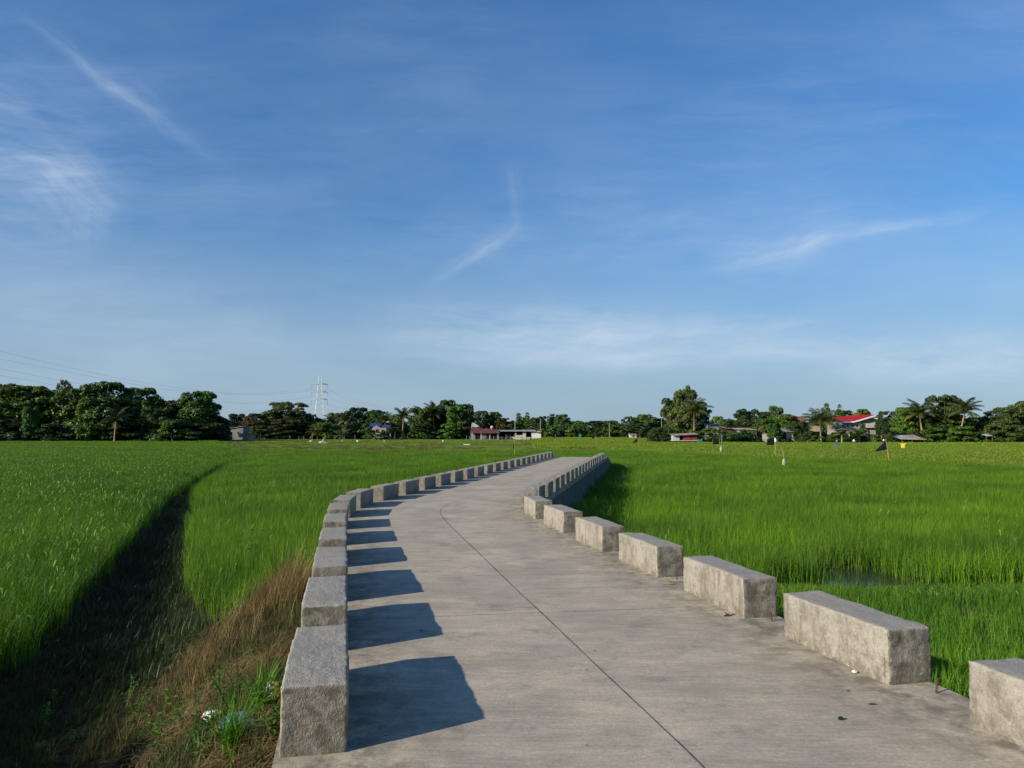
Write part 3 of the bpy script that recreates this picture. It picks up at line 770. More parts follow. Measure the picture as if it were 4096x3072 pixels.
# plastic litter
def crumple(name, loc, rx, ry, rz_, mats, label, seed, mi2=0):
    r2 = random.Random(seed); bm = bmesh.new(); bmesh.ops.create_icosphere(bm, subdivisions=3, radius=1)
    for v in bm.verts:
        n = mnoise.fractal(v.co * 1.8 + Vector((seed, 0, 0)), 1, 2, 3); v.co *= 1 + .35 * n
        v.co = Vector((v.co.x * rx, v.co.y * ry, v.co.z * rz_ + .2 * rz_))
    for k, f in enumerate(bm.faces):
        if mi2 and f.calc_center_median().x > rx * .35: f.material_index = 1
        if mi2 and f.calc_center_median().x < -rx * .75: f.material_index = len(mats) - 1
    me = bpy.data.meshes.new(name); bm.to_mesh(me); bm.free()
    for m in mats: me.materials.append(m)
    return tag(link(name, me, loc=loc), label, 'litter')
x, y = atg(850, 2885); crumple('plastic_wrapper', (x, y, gz(x, y) + .03), .085, .05, .03, [M['white'], M['yellow'], M['pink']], 'white plastic wrapper with pink corner on the bank', 3, 1)
x, y = atg(950, 2920); crumple('plastic_bag', (x, y, gz(x, y) + .03), .11, .075, .06, [M['bluebag']], 'crumpled blue plastic bag behind the green grass tuft', 8)
x, y = atg(1105, 2810); crumple('plastic_wrapper', (x - .05, y + .05, gz(x, y) + .04), .06, .05, .06, [M['white'], M['yellow'], M['yellow']], 'white and yellow wrapper beside the nearest left block', 12, 1)

# ------------------------------------------------------------------ trees
def crown(name, blobs, n, leaf, mat, seed, flat=.0, droop=0.):
    """blobs (x,y,z,rx,rz) in unit space; leaf quads over their skins"""
    r = np.random.default_rng(seed); B = np.array(blobs)
    wgt = B[:, 3] ** 2; wgt = wgt / wgt.sum(); idx = r.choice(len(B), n, p=wgt)
    d = r.normal(size=(n, 3)); d /= np.linalg.norm(d, axis=1)[:, None]
    d[:, 2] = np.where(d[:, 2] < -.35, -d[:, 2] * .6, d[:, 2])
    rad = B[idx, 3][:, None] * np.array([1, 1, 1.]); rad[:, 2] = B[idx, 4]
    rr = np.where(r.random(n) < .82, r.uniform(.78, 1.08, n), r.uniform(.3, .8, n))[:, None]
    c = B[idx, :3] + d * rad * rr
    # drop most leaves that lie deep inside another blob
    keep = np.ones(n, bool)
    for b in B:
        q = (c - b[:3]) / np.array([b[3], b[3], b[4]]); keep &= ~((np.linalg.norm(q, axis=1) < .6) & (r.random(n) < .85))
    c = c[keep]; d = d[keep]; n = len(c)
    nrm = d + r.normal(size=(n, 3)) * .55 + np.array([0, 0, .25]); nrm /= np.linalg.norm(nrm, axis=1)[:, None]
    t = np.cross(nrm, r.normal(size=(n, 3))); t /= np.linalg.norm(t, axis=1)[:, None]; b2 = np.cross(nrm, t)
    s = leaf * r.uniform(.6, 1.35, n)[:, None]
    V = np.stack([c - t * s, c - b2 * s * .55 + nrm * s * .1, c + t * s, c + b2 * s * .55 + nrm * s * .1], 1).reshape(-1, 3)
    Fq = np.arange(4 * n).reshape(n, 4)
    return mesh_np(name, V, Fq, mat)
def trunk(seed, h=.45, r0=.035, limbs=5, lean=0, mat='trunk', reach=.3):
    r2 = random.Random(seed); mb = MB()
    top = Vector((lean, 0, h)); mb.tube([(0, 0, -.03), (lean * .3, 0, h * .4), top], [r0 * 1.3, r0 * .9, r0 * .6], 7)
    for k in range(limbs):
        a = 2 * math.pi * k / limbs + r2.uniform(-.4, .4); e = Vector((math.cos(a) * reach * r2.uniform(.6, 1), math.sin(a) * reach * r2.uniform(.6, 1), h + r2.uniform(.15, .38)))
        s = Vector((lean * .7, 0, h * r2.uniform(.6, .95))); m = s.lerp(e, .5) + Vector((0, 0, -.02)); mb.tube([s, m, e], [r0 * .5, r0 * .32, r0 * .12], 5)
    me = bpy.data.meshes.new('trunk'); me.from_pydata(mb.v, [], mb.f); me.materials.append(M[mat]); return me
def blobset(kind, seed):
    r2 = random.Random(seed); B = []
    if kind == 'round':          # dense dome reaching low
        for _ in range(85):
            a = r2.uniform(0, 6.28); z = r2.uniform(.08, .95); R_ = .40 * math.sqrt(max(.03, 1 - ((z - .42) / .56) ** 2)); q = R_ * r2.uniform(.7, 1.08)
            s = r2.uniform(.055, .12); B.append((q * math.cos(a), q * math.sin(a), min(z, .99 - s * .8), s, s * .75))
        B += [(0, 0, .52, .34, .38), (.12, .1, .3, .30, .26), (-.13, -.08, .3, .30, .26)]
    elif kind == 'tall':
        for _ in range(64):
            a = r2.uniform(0, 6.28); z = r2.uniform(.10, .96); R_ = .33 * (1 - .55 * abs(z - .55)) * r2.uniform(.4, 1.1)
            s = r2.uniform(.05, .11); B.append((R_ * math.cos(a), R_ * math.sin(a), min(z, .98 - s), s, s * .9))
        B += [(0, 0, .55, .22, .36), (0, 0, .3, .2, .22)]
    elif kind == 'loose':        # open, ragged
        for _ in range(60):
            a = r2.uniform(0, 6.28); z = r2.uniform(.22, .96); R_ = .44 * math.sqrt(max(.05, 1 - ((z - .55) / .5) ** 2)) * r2.uniform(.3, 1.1)
            s = r2.uniform(.05, .12); B.append((R_ * math.cos(a), R_ * math.sin(a), min(z, .99 - s), s, s * .65))
    elif kind == 'layer':        # umbrella-like flat tiers
        for _ in range(60):
            a = r2.uniform(0, 6.28); z = r2.uniform(.3, .96); R_ = .46 * math.sqrt(r2.uniform(.02, 1)) * (1 if z < .8 else (1.05 - z) * 3.2)
            s = r2.uniform(.05, .12); B.append((R_ * math.cos(a), R_ * math.sin(a), min(z, .97), s, s * .55))
    elif kind == 'plume':        # bamboo: several arching plumes
        for k in range(9):
            a = r2.uniform(0, 6.28); R1 = r2.uniform(.05, .36); H1 = r2.uniform(.68, .98)
            for j in range(7):
                t = .25 + .75 * j / 6; s = .105 * (1.15 - .75 * t) + .02
                B.append((R1 * t * math.cos(a) + r2.uniform(-.03, .03), R1 * t * math.sin(a), H1 * t - .02, s, s * 1.15))
    elif kind == 'bush':
        for _ in range(22):
            a = r2.uniform(0, 6.28); z = r2.uniform(.08, .85); R_ = .42 * math.sqrt(max(.03, 1 - (z) ** 2)) * r2.uniform(.4, 1.05); s = r2.uniform(.1, .17)
            B.append((R_ * math.cos(a), R_ * math.sin(a), min(z, .98 - s), s, s * .8))
    return B
CR = {}
def proto(kind, mat, var):
    k = (kind, mat, var)
    if k not in CR:
        n, leaf = {'round': (18000, .025), 'tall': (14000, .023), 'loose': (12000, .021), 'layer': (12000, .021), 'plume': (11000, .024), 'bush': (5200, .038)}[kind]
        sd = hash_(kind) + 31 * var
        tr = {'round': (.3, .04), 'tall': (.4, .03), 'loose': (.45, .028), 'layer': (.45, .028), 'plume': (.5, .012), 'bush': (.25, .02)}[kind]
        CR[k] = (crown('crown', blobset(kind, sd), n, leaf, M[mat], sd), trunk(sd, tr[0], tr[1]))
    return CR[k]
NM = {'round': 'mango_tree', 'tall': 'tree', 'loose': 'ragged_tree', 'layer': 'umbrella_tree', 'plume': 'bamboo_clump', 'bush': 'bush'}
rt = random.Random(5)
def tree(kind, mat, u, vtop, wpx, D, label, var=0, group='trees beyond the fields', rz_=None, name=None):
    x = XU(u, D); z0 = ground(x, D) - .1; h = ZV(vtop, D) - z0; w = wpx * D / F
    cm, tm = proto(kind, mat, var)
    root = empty(name or NM[kind], (x, D, z0), rt.uniform(0, 6.28) if rz_ is None else rz_)
    tag(root, label, 'bush' if kind == 'bush' else 'tree', group if kind != 'bush' else 'bushes beyond the fields')
    for nm, me in (('trunk', tm), ('crown', cm)):
        o = link(nm, me, root); o.scale = (w / .92, w / .92, h)
    return root
def palm_meshes(seed, nf=20, L=.42, spread=1., mats=('palmleaf', 'palmyel'), droop=1., trunkh=.62, bend=.06, r0=.02):
    r2 = random.Random(seed); tr = MB(); c = Vector((bend, 0, trunkh))
    tr.tube([(0, 0, -.03), (.0, 0, .05), (bend * .35, 0, trunkh * .4), (bend * .8, 0, trunkh * .8), c], [r0 * 1.7, r0 * 1.1, r0 * .85, r0 * .75, r0 * .8], 8)
    cr = MB()
    for k in range(nf):
        az = 2.4 * k + r2.uniform(-.2, .2); el = R(86 - 88 * (k / nf) ** .9 + r2.uniform(-8, 8)) * spread; l = L * r2.uniform(.85, 1.1)
        cr.cm = 1 if k > nf * .9 else 0
        P = []; p = c.copy(); e = el; ns = 9
        for s in range(ns + 1):
            P.append(p.copy()); p = p + Vector((math.cos(az) * math.cos(e), math.sin(az) * math.cos(e), math.sin(e))) * l / ns; e -= R(5.2) * droop * (1 + s * .16)
        cr.tube(P, [.006 * (1 - .8 * i / ns) for i in range(ns + 1)], 3, False)
        side = Vector((-math.sin(az), math.cos(az), 0))
        for i in range(1, ns * 3 + 1):
            t = i / (ns * 3); f = t * ns; a = int(min(f, ns - 1)); q = P[a].lerp(P[a + 1], f - a); d = (P[a + 1] - P[a]).normalized()
            ll = .115 * l / .42 * math.sin(math.pi * (.12 + .83 * t)) ** .6
            for sg in (-1, 1):
                tip = q + (side * sg * .8 + d * .55 + Vector((0, 0, -.3 - .3 * r2.random()))).normalized() * ll
                n = d * .0075
                cr.add([q - n, q + n, tip + n * .3, tip - n * .3], [(0, 1, 2, 3)])
    nut = MB()
    for k in range(6): a = k * 1.05; nut.sphere(c + Vector((math.cos(a) * .02, math.sin(a) * .02, -.02)), .012, 6, 5)
    def mk(mb, nm, mats):
        me = bpy.data.meshes.new(nm); me.from_pydata(mb.v, [], mb.f)
        for m in mats: me.materials.append(M[m])
        me.polygons.foreach_set('material_index', mb.m); return me
    return mk(tr, 'trunk', ['palmtrunk']), mk(cr, 'crown', mats), mk(nut, 'coconuts', ['bamboo'])
PALM = {}
def palm(u, vtop, D, label, var=0, rz_=0, vbase=None, wide=1., trunkh=.62, bend=.06, mats=('palmleaf', 'palmyel'), nf=20, L=.42):
    key = (var, trunkh, bend, mats, nf, L)
    if key not in PALM: PALM[key] = palm_meshes(hash_(str(key)), nf, L, mats=mats, trunkh=trunkh, bend=bend)
    x = XU(u, D); z0 = ground(x, D) - .1; h = (ZV(vtop, D) - z0)
    root = empty('coconut_palm', (x, D, z0), rz_); tag(root, label, 'palm tree', 'palms beyond the fields')
    for nm, me in zip(('trunk', 'crown', 'coconuts'), PALM[key]):
        o = link(nm, me, root); o.scale = (h * wide, h * wide, h)
    return root
def banana(u, vtop, D, label, seed=0, n=8, yel=.2):
    r2 = random.Random(seed); x = XU(u, D); z0 = ground(x, D) - .1; h = ZV(vtop, D) - z0
    root = empty('banana_plant', (x, D, z0)); tag(root, label, 'banana plant', 'banana plants by the houses')
    MB().tube([(0, 0, 0), (.03 * h, 0, h * .3), (.02 * h, 0, h * .55)], [.05 * h, .04 * h, .028 * h], 8).build('stem', M['bamboo'], root)
    lf = MB()
    for k in range(n):
        az = k * 2.39; el = R(r2.uniform(35, 80)); l = h * r2.uniform(.5, .65); p = Vector((.02 * h, 0, h * .5)); e = el; C = []
        for s in range(7): C.append(p.copy()); p = p + Vector((math.cos(az) * math.cos(e), math.sin(az) * math.cos(e), math.sin(e))) * l / 6; e -= R(16)
        side = Vector((-math.sin(az), math.cos(az), 0)); w = [.01, .07, .1, .105, .09, .06, .01]; vs = []
        for q, ww in zip(C, w): vs += [q - side * ww * h - Vector((0, 0, ww * h * .4)), q, q + side * ww * h - Vector((0, 0, ww * h * .4))]
        lf.cm = 1 if r2.random() < yel else 0
        lf.add(vs, [(3 * i + j, 3 * i + j + 1, 3 * i + j + 4, 3 * i + j + 3) for i in range(6) for j in (0, 1)])
    lf.build('leaves', [M['banana'], M['palmyel']], root); return root

T = [ # kind, mat, u, vtop, width px, D, var, label
 ('loose', 'brownish', -30, 1522, 190, 222, 0, 'brownish tree cut off by the left edge of the photo'),
 ('round', 'mango', 110, 1540, 260, 212, 0, 'dark round mango tree, leftmost full crown of the left grove'),
 ('plume', 'dark', 240, 1522, 110, 232, 0, 'thin feathery treetop poking above left grove'),
 ('round', 'mango', 300, 1548, 210, 214, 1, 'mango tree between leftmost crown and tallest crown of left grove'),
 ('round', 'mango', 430, 1526, 260, 206, 2, 'tallest crown of the left grove, behind the pale palm'),
 ('round', 'mango', 560, 1548, 190, 210, 1, 'dark crown right of the tallest crown in the left grove'),
 ('round', 'dark', 370, 1560, 200, 222, 0, 'dark crown filling the gap left of the tallest crown'),
 ('round', 'dark', 200, 1556, 220, 224, 3, 'dark crown behind the two leftmost mango trees'),
 ('round', 'dark', 700, 1600, 170, 222, 2, 'dark crown just left of the dome shaped mango tree'),
 ('round', 'mango', 40, 1546, 200, 208, 2, 'mango crown at the left edge of the photo'),
 ('tall', 'dark', 655, 1596, 150, 224, 0, 'lower dark crown in the dip of the left grove'),
 ('round', 'mango', 795, 1562, 190, 212, 3, 'big dome shaped mango tree at the right end of left grove'),
 ('bush', 'dark', 880, 1655, 90, 214, 0, 'dark shrub at foot of the dome shaped mango tree'),
 ('tall', 'bright', 115, 1622, 90, 200, 1, 'small bright green tree in front of the leftmost mango'),
 ('tall', 'bright', 345, 1596, 110, 200, 2, 'bright green tree left of the pale palm trunk'),
 ('tall', 'olive', 625, 1622, 170, 202, 0, 'yellowish tree right of the pale palm trunk'),
 ('bush', 'mango', 690, 1672, 150, 198, 1, 'low green bush beneath the yellowish tree'),
 ('bush', 'dark', 30, 1670, 170, 200, 1, 'dark low bush at the far left edge of the field'),
 ('bush', 'dark', 230, 1690, 160, 199, 2, 'dark low bush under the second mango of left grove'),
 ('bush', 'dark', 520, 1690, 170, 201, 0, 'dark low bush right of the pale palm trunk'),
 ('bush', 'dark', 800, 1690, 190, 203, 1, 'dark low bush under the dome shaped mango'),
 ('tall', 'dark', 945, 1652, 110, 300, 1, 'distant green tree above the grey house roof'),
 ('round', 'brownish', 1020, 1652, 120, 262, 0, 'reddish brown crown right of the grey house'),
 ('layer', 'olive', 1145, 1598, 190, 270, 0, 'open tiered acacia standing above the trees left of the pylon'),
 ('tall', 'mango', 1090, 1640, 150, 265, 0, 'dark tree beneath the left side of tiered acacia'),
 ('tall', 'dark', 1180, 1640, 150, 262, 1, 'dark tree beneath the right side of tiered acacia'),
 ('loose', 'brownish', 1140, 1672, 110, 256, 1, 'low brownish tree beneath the tiered acacia'),
 ('loose', 'dark', 1238, 1648, 60, 290, 0, 'thin tree against the left leg of pylon'),
 ('bush', 'dark', 1262, 1668, 110, 268, 1, 'dark bush below the foot of the pylon'),
 ('loose', 'olive', 1345, 1646, 80, 285, 1, 'brown tinged tree right of the pylon'),
 ('round', 'dark', 1432, 1628, 120, 272, 1, 'rounded dark tree right of the two middle palms'),
 ('round', 'mango', 1505, 1638, 110, 270, 0, 'green tree behind the blue roofed house'),
 ('bush', 'mango', 1310, 1685, 120, 258, 2, 'dense low shrubs right of the pylon foot'),
 ('bush', 'dark', 1410, 1685, 130, 260, 0, 'dark low shrub left of blue roofed house'),
 ('bush', 'dark', 1060, 1700, 140, 258, 2, 'dark shrub right of the grey house wall'),
 ('bush', 'dark', 1160, 1702, 140, 256, 0, 'dark shrub under the tiered acacia'),
 ('bush', 'mango', 1465, 1688, 60, 250, 1, 'small shrub touching left side of blue roofed house'),
 ('bush', 'mango', 1478, 1700, 50, 238, 0, 'bush in front of the left corner of blue roofed house'),
 ('bush', 'dark', 1530, 1722, 60, 236, 2, 'low dark bush in front of the blue roofed house wall'),
 ('round', 'mango', 1590, 1660, 90, 285, 2, 'tree behind the tall palm of the centre grove'),
 ('tall', 'mango', 1680, 1622, 120, 262, 0, 'tall leafy tree at the left of centre grove'),
 ('round', 'dark', 1745, 1628, 110, 270, 2, 'dark tree in the middle of centre grove'),
 ('round', 'mango', 1790, 1598, 110, 276, 1, 'highest rounded crown of the centre grove'),
 ('tall', 'bright', 1815, 1622, 110, 262, 1, 'bright green tree in the front of centre grove'),
 ('round', 'mango', 1855, 1614, 110, 268, 3, 'dark tree at the right end of centre grove'),
 ('bush', 'bright', 1795, 1690, 100, 252, 1, 'bright bush at foot of the centre grove'),
 ('bush', 'dark', 1700, 1690, 120, 254, 2, 'dark bush at foot of centre grove, left part'),
 ('bush', 'dark', 1870, 1680, 90, 256, 0, 'dark bush beside the maroon roofed house'),
 ('round', 'dark', 1925, 1642, 90, 320, 2, 'round tree behind the maroon roof, left one'),
 ('round', 'mango', 1975, 1646, 90, 325, 0, 'round tree behind the maroon roof, right one'),
 ('loose', 'brownish', 2012, 1668, 60, 318, 0, 'sparse brown tree behind the gap between the sheds'),
 ('loose', 'bright', 2035, 1684, 80, 322, 2, 'pale green tree behind the long white shed'),
 ('plume', 'mango', 2085, 1650, 110, 335, 1, 'bamboo clump behind the long white shed'),
 ('loose', 'olive', 2135, 1690, 90, 318, 1, 'olive tree above the right end of white shed'),
 ('tall', 'dark', 2165, 1662, 60, 340, 2, 'narrow tree first right of the bamboo behind shed'),
 ('plume', 'mango', 2205, 1656, 70, 338, 0, 'tall feathery tree right of the white shed'),
 ('round', 'mango', 2252, 1656, 75, 336, 1, 'dark round tree right of white shed, tallest there'),
 ('bush', 'dark', 2200, 1700, 110, 322, 1, 'dark bush right of the white shed'),
 ('round', 'bright', 2318, 1688, 70, 330, 0, 'bright tree left of distant pale house'),
 ('round', 'mango', 2285, 1684, 70, 345, 2, 'low tree right of the dark round tree'),
 ('round', 'dark', 2380, 1682, 100, 345, 0, 'broad dark tree behind the distant pale house'),
 ('round', 'mango', 2440, 1682, 110, 350, 1, 'broad tree behind the tall grey post'),
 ('tall', 'bright', 2490, 1702, 90, 315, 0, 'light green tree right of the tall grey post'),
 ('loose', 'olive', 2515, 1662, 60, 320, 2, 'wispy olive tree standing above the middle treeline'),
 ('round', 'mango', 2580, 1656, 100, 325, 1, 'rounded tree left of the giant tree'),
 ('round', 'dark', 2640, 1672, 90, 330, 2, 'tree behind the pale post left of giant tree'),
 ('loose', 'dark', 2560, 1690, 90, 302, 1, 'dark ragged tree above the small white hut'),
 ('bush', 'mango', 2650, 1705, 80, 185, 2, 'dense bluish green bush left of the red hut'),
 ('bush', 'mango', 2690, 1702, 80, 187, 0, 'second dense bush, directly behind the red hut'),
 ('round', 'olive', 2742, 1556, 150, 196, 2, 'giant tree towering behind the red hut'),
 ('plume', 'olive', 2752, 1543, 70, 198, 2, 'feathery topmost plume of the grove behind the red hut'),
 ('tall', 'dark', 2800, 1600, 130, 200, 1, 'dark crown behind the tall palm by red hut'),
 ('tall', 'olive', 2690, 1588, 130, 198, 2, 'olive lower crown on the left of the giant tree'),
 ('bush', 'dark', 2790, 1680, 110, 192, 1, 'dark bush at foot of the giant tree'),
 ('layer', 'mango', 2842, 1712, 95, 172, 1, 'low umbrella shaped tree right of the red hut'),
 ('round', 'bright', 2872, 1664, 70, 240, 1, 'tree behind the blue roofed shed on the right'),
 ('tall', 'dark', 2985, 1632, 130, 225, 0, 'wide dark tree behind the grey roofed shed'),
 ('loose', 'olive', 2925, 1672, 110, 215, 0, 'olive tree right of blue shed roof'),
 ('tall', 'mango', 3105, 1618, 80, 200, 0, 'pointed tree rising above the village trees'),
 ('loose', 'dark', 3060, 1640, 90, 220, 1, 'dark tree left of the pointed tree'),
 ('round', 'mango', 3060, 1672, 110, 182, 2, 'leafy tree in front of the small red roof'),
 ('round', 'mango', 3145, 1655, 120, 184, 3, 'leafy tree left of the large brick red roof'),
 ('tall', 'bright', 3090, 1690, 60, 176, 1, 'small bright tree in front of the pale wall'),
 ('tall', 'dark', 3190, 1690, 80, 178, 0, 'dark tree shading the beige house'),
 ('plume', 'mango', 3335, 1613, 120, 205, 1, 'upright plume shaped tree right of the village palm'),
 ('round', 'dark', 3380, 1640, 100, 235, 1, 'distant dark tree behind the crimson roof, left'),
 ('round', 'bright', 3450, 1634, 90, 225, 0, 'rounded bright tree right behind the crimson roof'),
 ('loose', 'dark', 3545, 1640, 90, 222, 2, 'ragged dark tree right of crimson roof'),
 ('tall', 'dark', 3535, 1668, 75, 172, 2, 'dark green tree at right corner of crimson roofed house'),
 ('tall', 'mango', 3450, 1688, 36, 166, 0, 'small tree in front of crimson roofed house'),
 ('bush', 'dark', 3400, 1740, 60, 163, 2, 'low dark bush before the doorway of crimson roofed house'),
 ('bush', 'mango', 3500, 1735, 50, 164, 1, 'low bush before the right corner of crimson roofed house'),
 ('round', 'bright', 3620, 1628, 110, 186, 2, 'bright green tree left of the twin palms'),
 ('tall', 'mango', 3600, 1625, 60, 200, 1, 'darker tree behind the bright green tree'),
 ('loose', 'olive', 3780, 1572, 140, 184, 0, 'tall open olive tree between the two right palms'),
 ('tall', 'olive', 3790, 1588, 150, 187, 1, 'dense olive tree behind the open one between right palms'),
 ('round', 'olive', 3790, 1640, 170, 186, 1, 'wide lower crown beneath the tall olive tree'),
 ('tall', 'mango', 3700, 1650, 110, 184, 2, 'leafy tree beneath the left of twin palms'),
 ('round', 'mango', 3900, 1668, 110, 188, 0, 'rounded dark tree beneath the right palm'),
 ('round', 'olive', 4010, 1628, 150, 180, 2, 'broad tree near the right edge of photo'),
 ('round', 'olive', 4110, 1602, 150, 184, 0, 'tree cut off by the right edge of the photo'),
 ('bush', 'olive', 3990, 1690, 120, 172, 0, 'bush under the broad tree near right edge'),
 ('bush', 'mango', 3850, 1700, 110, 172, 2, 'bush right of the leaning palm trunk'),
 ('bush', 'mango', 3750, 1705, 110, 174, 1, 'bush left of the leaning palm trunk'),
 ('bush', 'olive', 4070, 1695, 100, 171, 1, 'bush at the right edge of the photo'),
 ('bush', 'dark', 2960, 1735, 110, 170, 2, 'low bush in front of the grey roofed shed'),
 ('bush', 'mango', 3265, 1740, 60, 168, 0, 'low bush at foot of the village palm'),
 ('bush', 'mango', 3340, 1735, 90, 168, 1, 'low bush left of the crimson roofed house'),
 ('bush', 'mango', 2905, 1728, 80, 169, 0, 'low bush right of the umbrella shaped tree'),
]
for kind, mat, u, vt, w, D, var, lab in T: tree(kind, mat, u, vt, w, D, lab, var)
palm(458, 1600, 196, 'pale trunked drooping palm in front of the left grove', 0, .5, trunkh=.50, bend=.02, mats=('dark', 'palmyel'), nf=16, L=.46, wide=.95)
palm(1240, 1660, 262, 'low palm left of the pylon foot', 1, 1, trunkh=.35, bend=.02, L=.5)
palm(1385, 1634, 270, 'palm right of the pylon, tallest of its cluster', 2, 2, L=.4)
palm(1318, 1645, 272, 'palm immediately right of the pylon', 1, .3, L=.4)
palm(1270, 1672, 256, 'short palm with drooping fronds below the pylon', 3, 2.4, trunkh=.3, bend=.02, L=.55)
palm(1372, 1690, 252, 'short pale palm in front of the dark shrubs', 4, 1.4, trunkh=.25, bend=.02, L=.6)
palm(1535, 1636, 266, 'palm behind the blue roofed house', 2, .2, L=.4)
palm(1610, 1612, 252, 'tall palm with bare trunk at left of the centre grove', 5, .4, L=.36, bend=.02)
palm(1685, 1605, 268, 'palm top rising behind the left of centre grove', 2, 1.2, L=.36)
palm(1738, 1588, 264, 'palm top highest above the centre grove', 6, 2.2, L=.36)
palm(2605, 1692, 300, 'stubby palm in the middle treeline', 4, 1.0, trunkh=.25, bend=.02, L=.62)
palm(2776, 1580, 184, 'tall palm with straight bare trunk behind the red hut', 5, .7, L=.40, bend=.02, trunkh=.66)
palm(3050, 1634, 222, 'palm crown half hidden among the village trees', 2, .5, L=.38)
palm(3283, 1606, 172, 'big palm with hanging fronds in front of beige house', 7, 1.3, L=.50, nf=26, trunkh=.52, bend=.03, wide=1.0)
palm(3693, 1583, 182, 'left of the two tall palms on the right', 6, 2.9, L=.42, nf=22)
palm(3632, 1620, 190, 'small palm top behind the bright green tree', 2, 2.0, L=.38)
palm(3832, 1582, 178, 'right tall palm with leaning pale trunk', 8, .1, L=.40, bend=.17, trunkh=.66)
palm(3560, 1705, 168, 'short palm with arching frond left of rusty roof', 4, 2.6, trunkh=.25, bend=.02, L=.62)
banana(1578, 1692, 244, 'banana plants between blue roofed house and tall palm', 1)
banana(1560, 1702, 243, 'smaller banana plant touching the blue roofed house', 2)
banana(598, 1728, 190, 'pale banana plant in front of the left grove', 3)
banana(2615, 1725, 295, 'banana plant beside the stubby palm', 4)
banana(2505, 1735, 290, 'tiny banana plant left of the small white hut', 6, 6)
banana(3395, 1685, 164, 'tall banana plant in front of the crimson roofed house', 7, 9, .3)
banana(3365, 1710, 165, 'lower banana plant left of the crimson roofed house', 8, 7, .1)
banana(3435, 1712, 164, 'banana leaves right of the tall banana plant', 9, 6, .4)
banana(1040, 1700, 245, 'yellowish banana plant right of the grey house', 10, 8, .6)
for i, (x, y, h, w_) in enumerate([(-5.6, .2, 2.2, 2.0), (-6.6, 2.2, 2.3, 2.2), (-7.6, 4.0, 2.1, 2.2)]):  # unseen bushes added only to throw shade over the near left bank
    cm, tm = proto('bush', 'olive', i % 3); root = empty('bush', (x, y, ground(x, y) - .1), i * 2.); tag(root, 'man high bush added for shade, %s of three, out of view left of the bank' % ('rear', 'middle', 'front')[i], 'bush', 'added shade bushes beside the bank')
    for nm, me_ in (('trunk', tm), ('crown', cm)): o = link(nm, me_, root); o.scale = (w_, w_, h)
# low undergrowth closing the foot of the treeline
pts = []
ut = []
for i in range(4): ut.append(bpy.data.objects.new('under', crown('under', blobset('bush', 60 + i), 900, .06, M['dark' if i % 2 else 'mango'], 60 + i)))
for _ in range(900):
    a = rg.uniform(-.74, .74)
    D = 204 if a < -.40 else (262 if a < .03 else (300 if a < .19 else 169))
    D = D + rg.uniform(3, 30)
    u_ = 2048 + F * a
    if 900 < u_ < 985 or 1880 < u_ < 2165 or 1470 < u_ < 1552: continue
    x = a * D; hh = rg.uniform(1.6, 4.0) * (1.4 if D > 200 else 1)
    if 2690 < u_ < 3560 and rg.random() < .5: hh *= .55
    if a < -.40: hh = rg.uniform(3.5, 8)
    elif a > .03 and a < .19: hh = rg.uniform(3.5, 7)
    pts.append((x, D, ground(x, D) - .2, rg.uniform(0, 6.3), hh, rg.randrange(4)))
scatter('undergrowth', ut, pts, 'dark undergrowth along the foot of the treeline', 'undergrowth')
# far-off woods closing the horizon
pts = []
for _ in range(520):
    a = rg.uniform(-.8, .8); D = rg.uniform(420, 640); x = a * D
    pts.append((x, D, -1.2, rg.uniform(0, 6.3), rg.uniform(8, 14), rg.randrange(4)))
scatter('far_woods', ut, pts, 'far woods filling the horizon behind the village', 'woods')

# ------------------------------------------------------------------ buildings
def hb(name, u0, u1, vbase_unused, D, label, cat='house', group='houses beyond the fields', depth=5., yaw=0):
    xc = XU((u0 + u1) / 2, D); z0 = ground(xc, D) - .05
    root = empty(name, (xc, D, z0), yaw); tag(root, label, cat, group); w = (u1 - u0) * D / F
    return root, w, z0
def window(root, x0, x1, z0, z1, y=0, mat='glass', fr='palewall', nm='window'):
    f = MB(); t = .07
    f.box((x0 - t, y - .06, z0 - t), (x1 + t, y - .003, z0)); f.box((x0 - t, y - .06, z1), (x1 + t, y - .003, z1 + t))
    f.box((x0 - t, y - .06, z0), (x0, y - .003, z1)); f.box((x1, y - .06, z0), (x1 + t, y - .003, z1))
    w = f.build(nm, M[fr], root); MB().box((x0, y - .03, z0), (x1, y - .004, z1)).build('pane', M[mat], w); return w
def slabroof(root, pts0, pts1, th, mat, name='roof', ridge=True):
    """pts0 front edge left->right, pts1 back edge left->right; corrugated sheet"""
    mb = MB(); a, b = Vector(pts0[0]), Vector(pts0[1]); c, d = Vector(pts1[0]), Vector(pts1[1]); n = max(6, int((b - a).length / .3)); vs = []; fs = []
    for i in range(n * 2 + 1):
        t = i / (2 * n); o = Vector((0, 0, .03 if i % 2 else 0))
        for p in (a.lerp(b, t) + o, c.lerp(d, t) + o, a.lerp(b, t) - Vector((0, 0, th)), c.lerp(d, t) - Vector((0, 0, th))): vs.append(p)
    for i in range(n * 2):
        q = 4 * i; fs += [(q, q + 4, q + 5, q + 1), (q + 2, q + 3, q + 7, q + 6), (q, q + 2, q + 6, q + 4), (q + 1, q + 5, q + 7, q + 3)]
    e = 8 * n; fs += [(0, 1, 3, 2), (e, e + 2, e + 3, e + 1)]
    mb.add(vs, fs); return mb.build(name, M[mat], root)
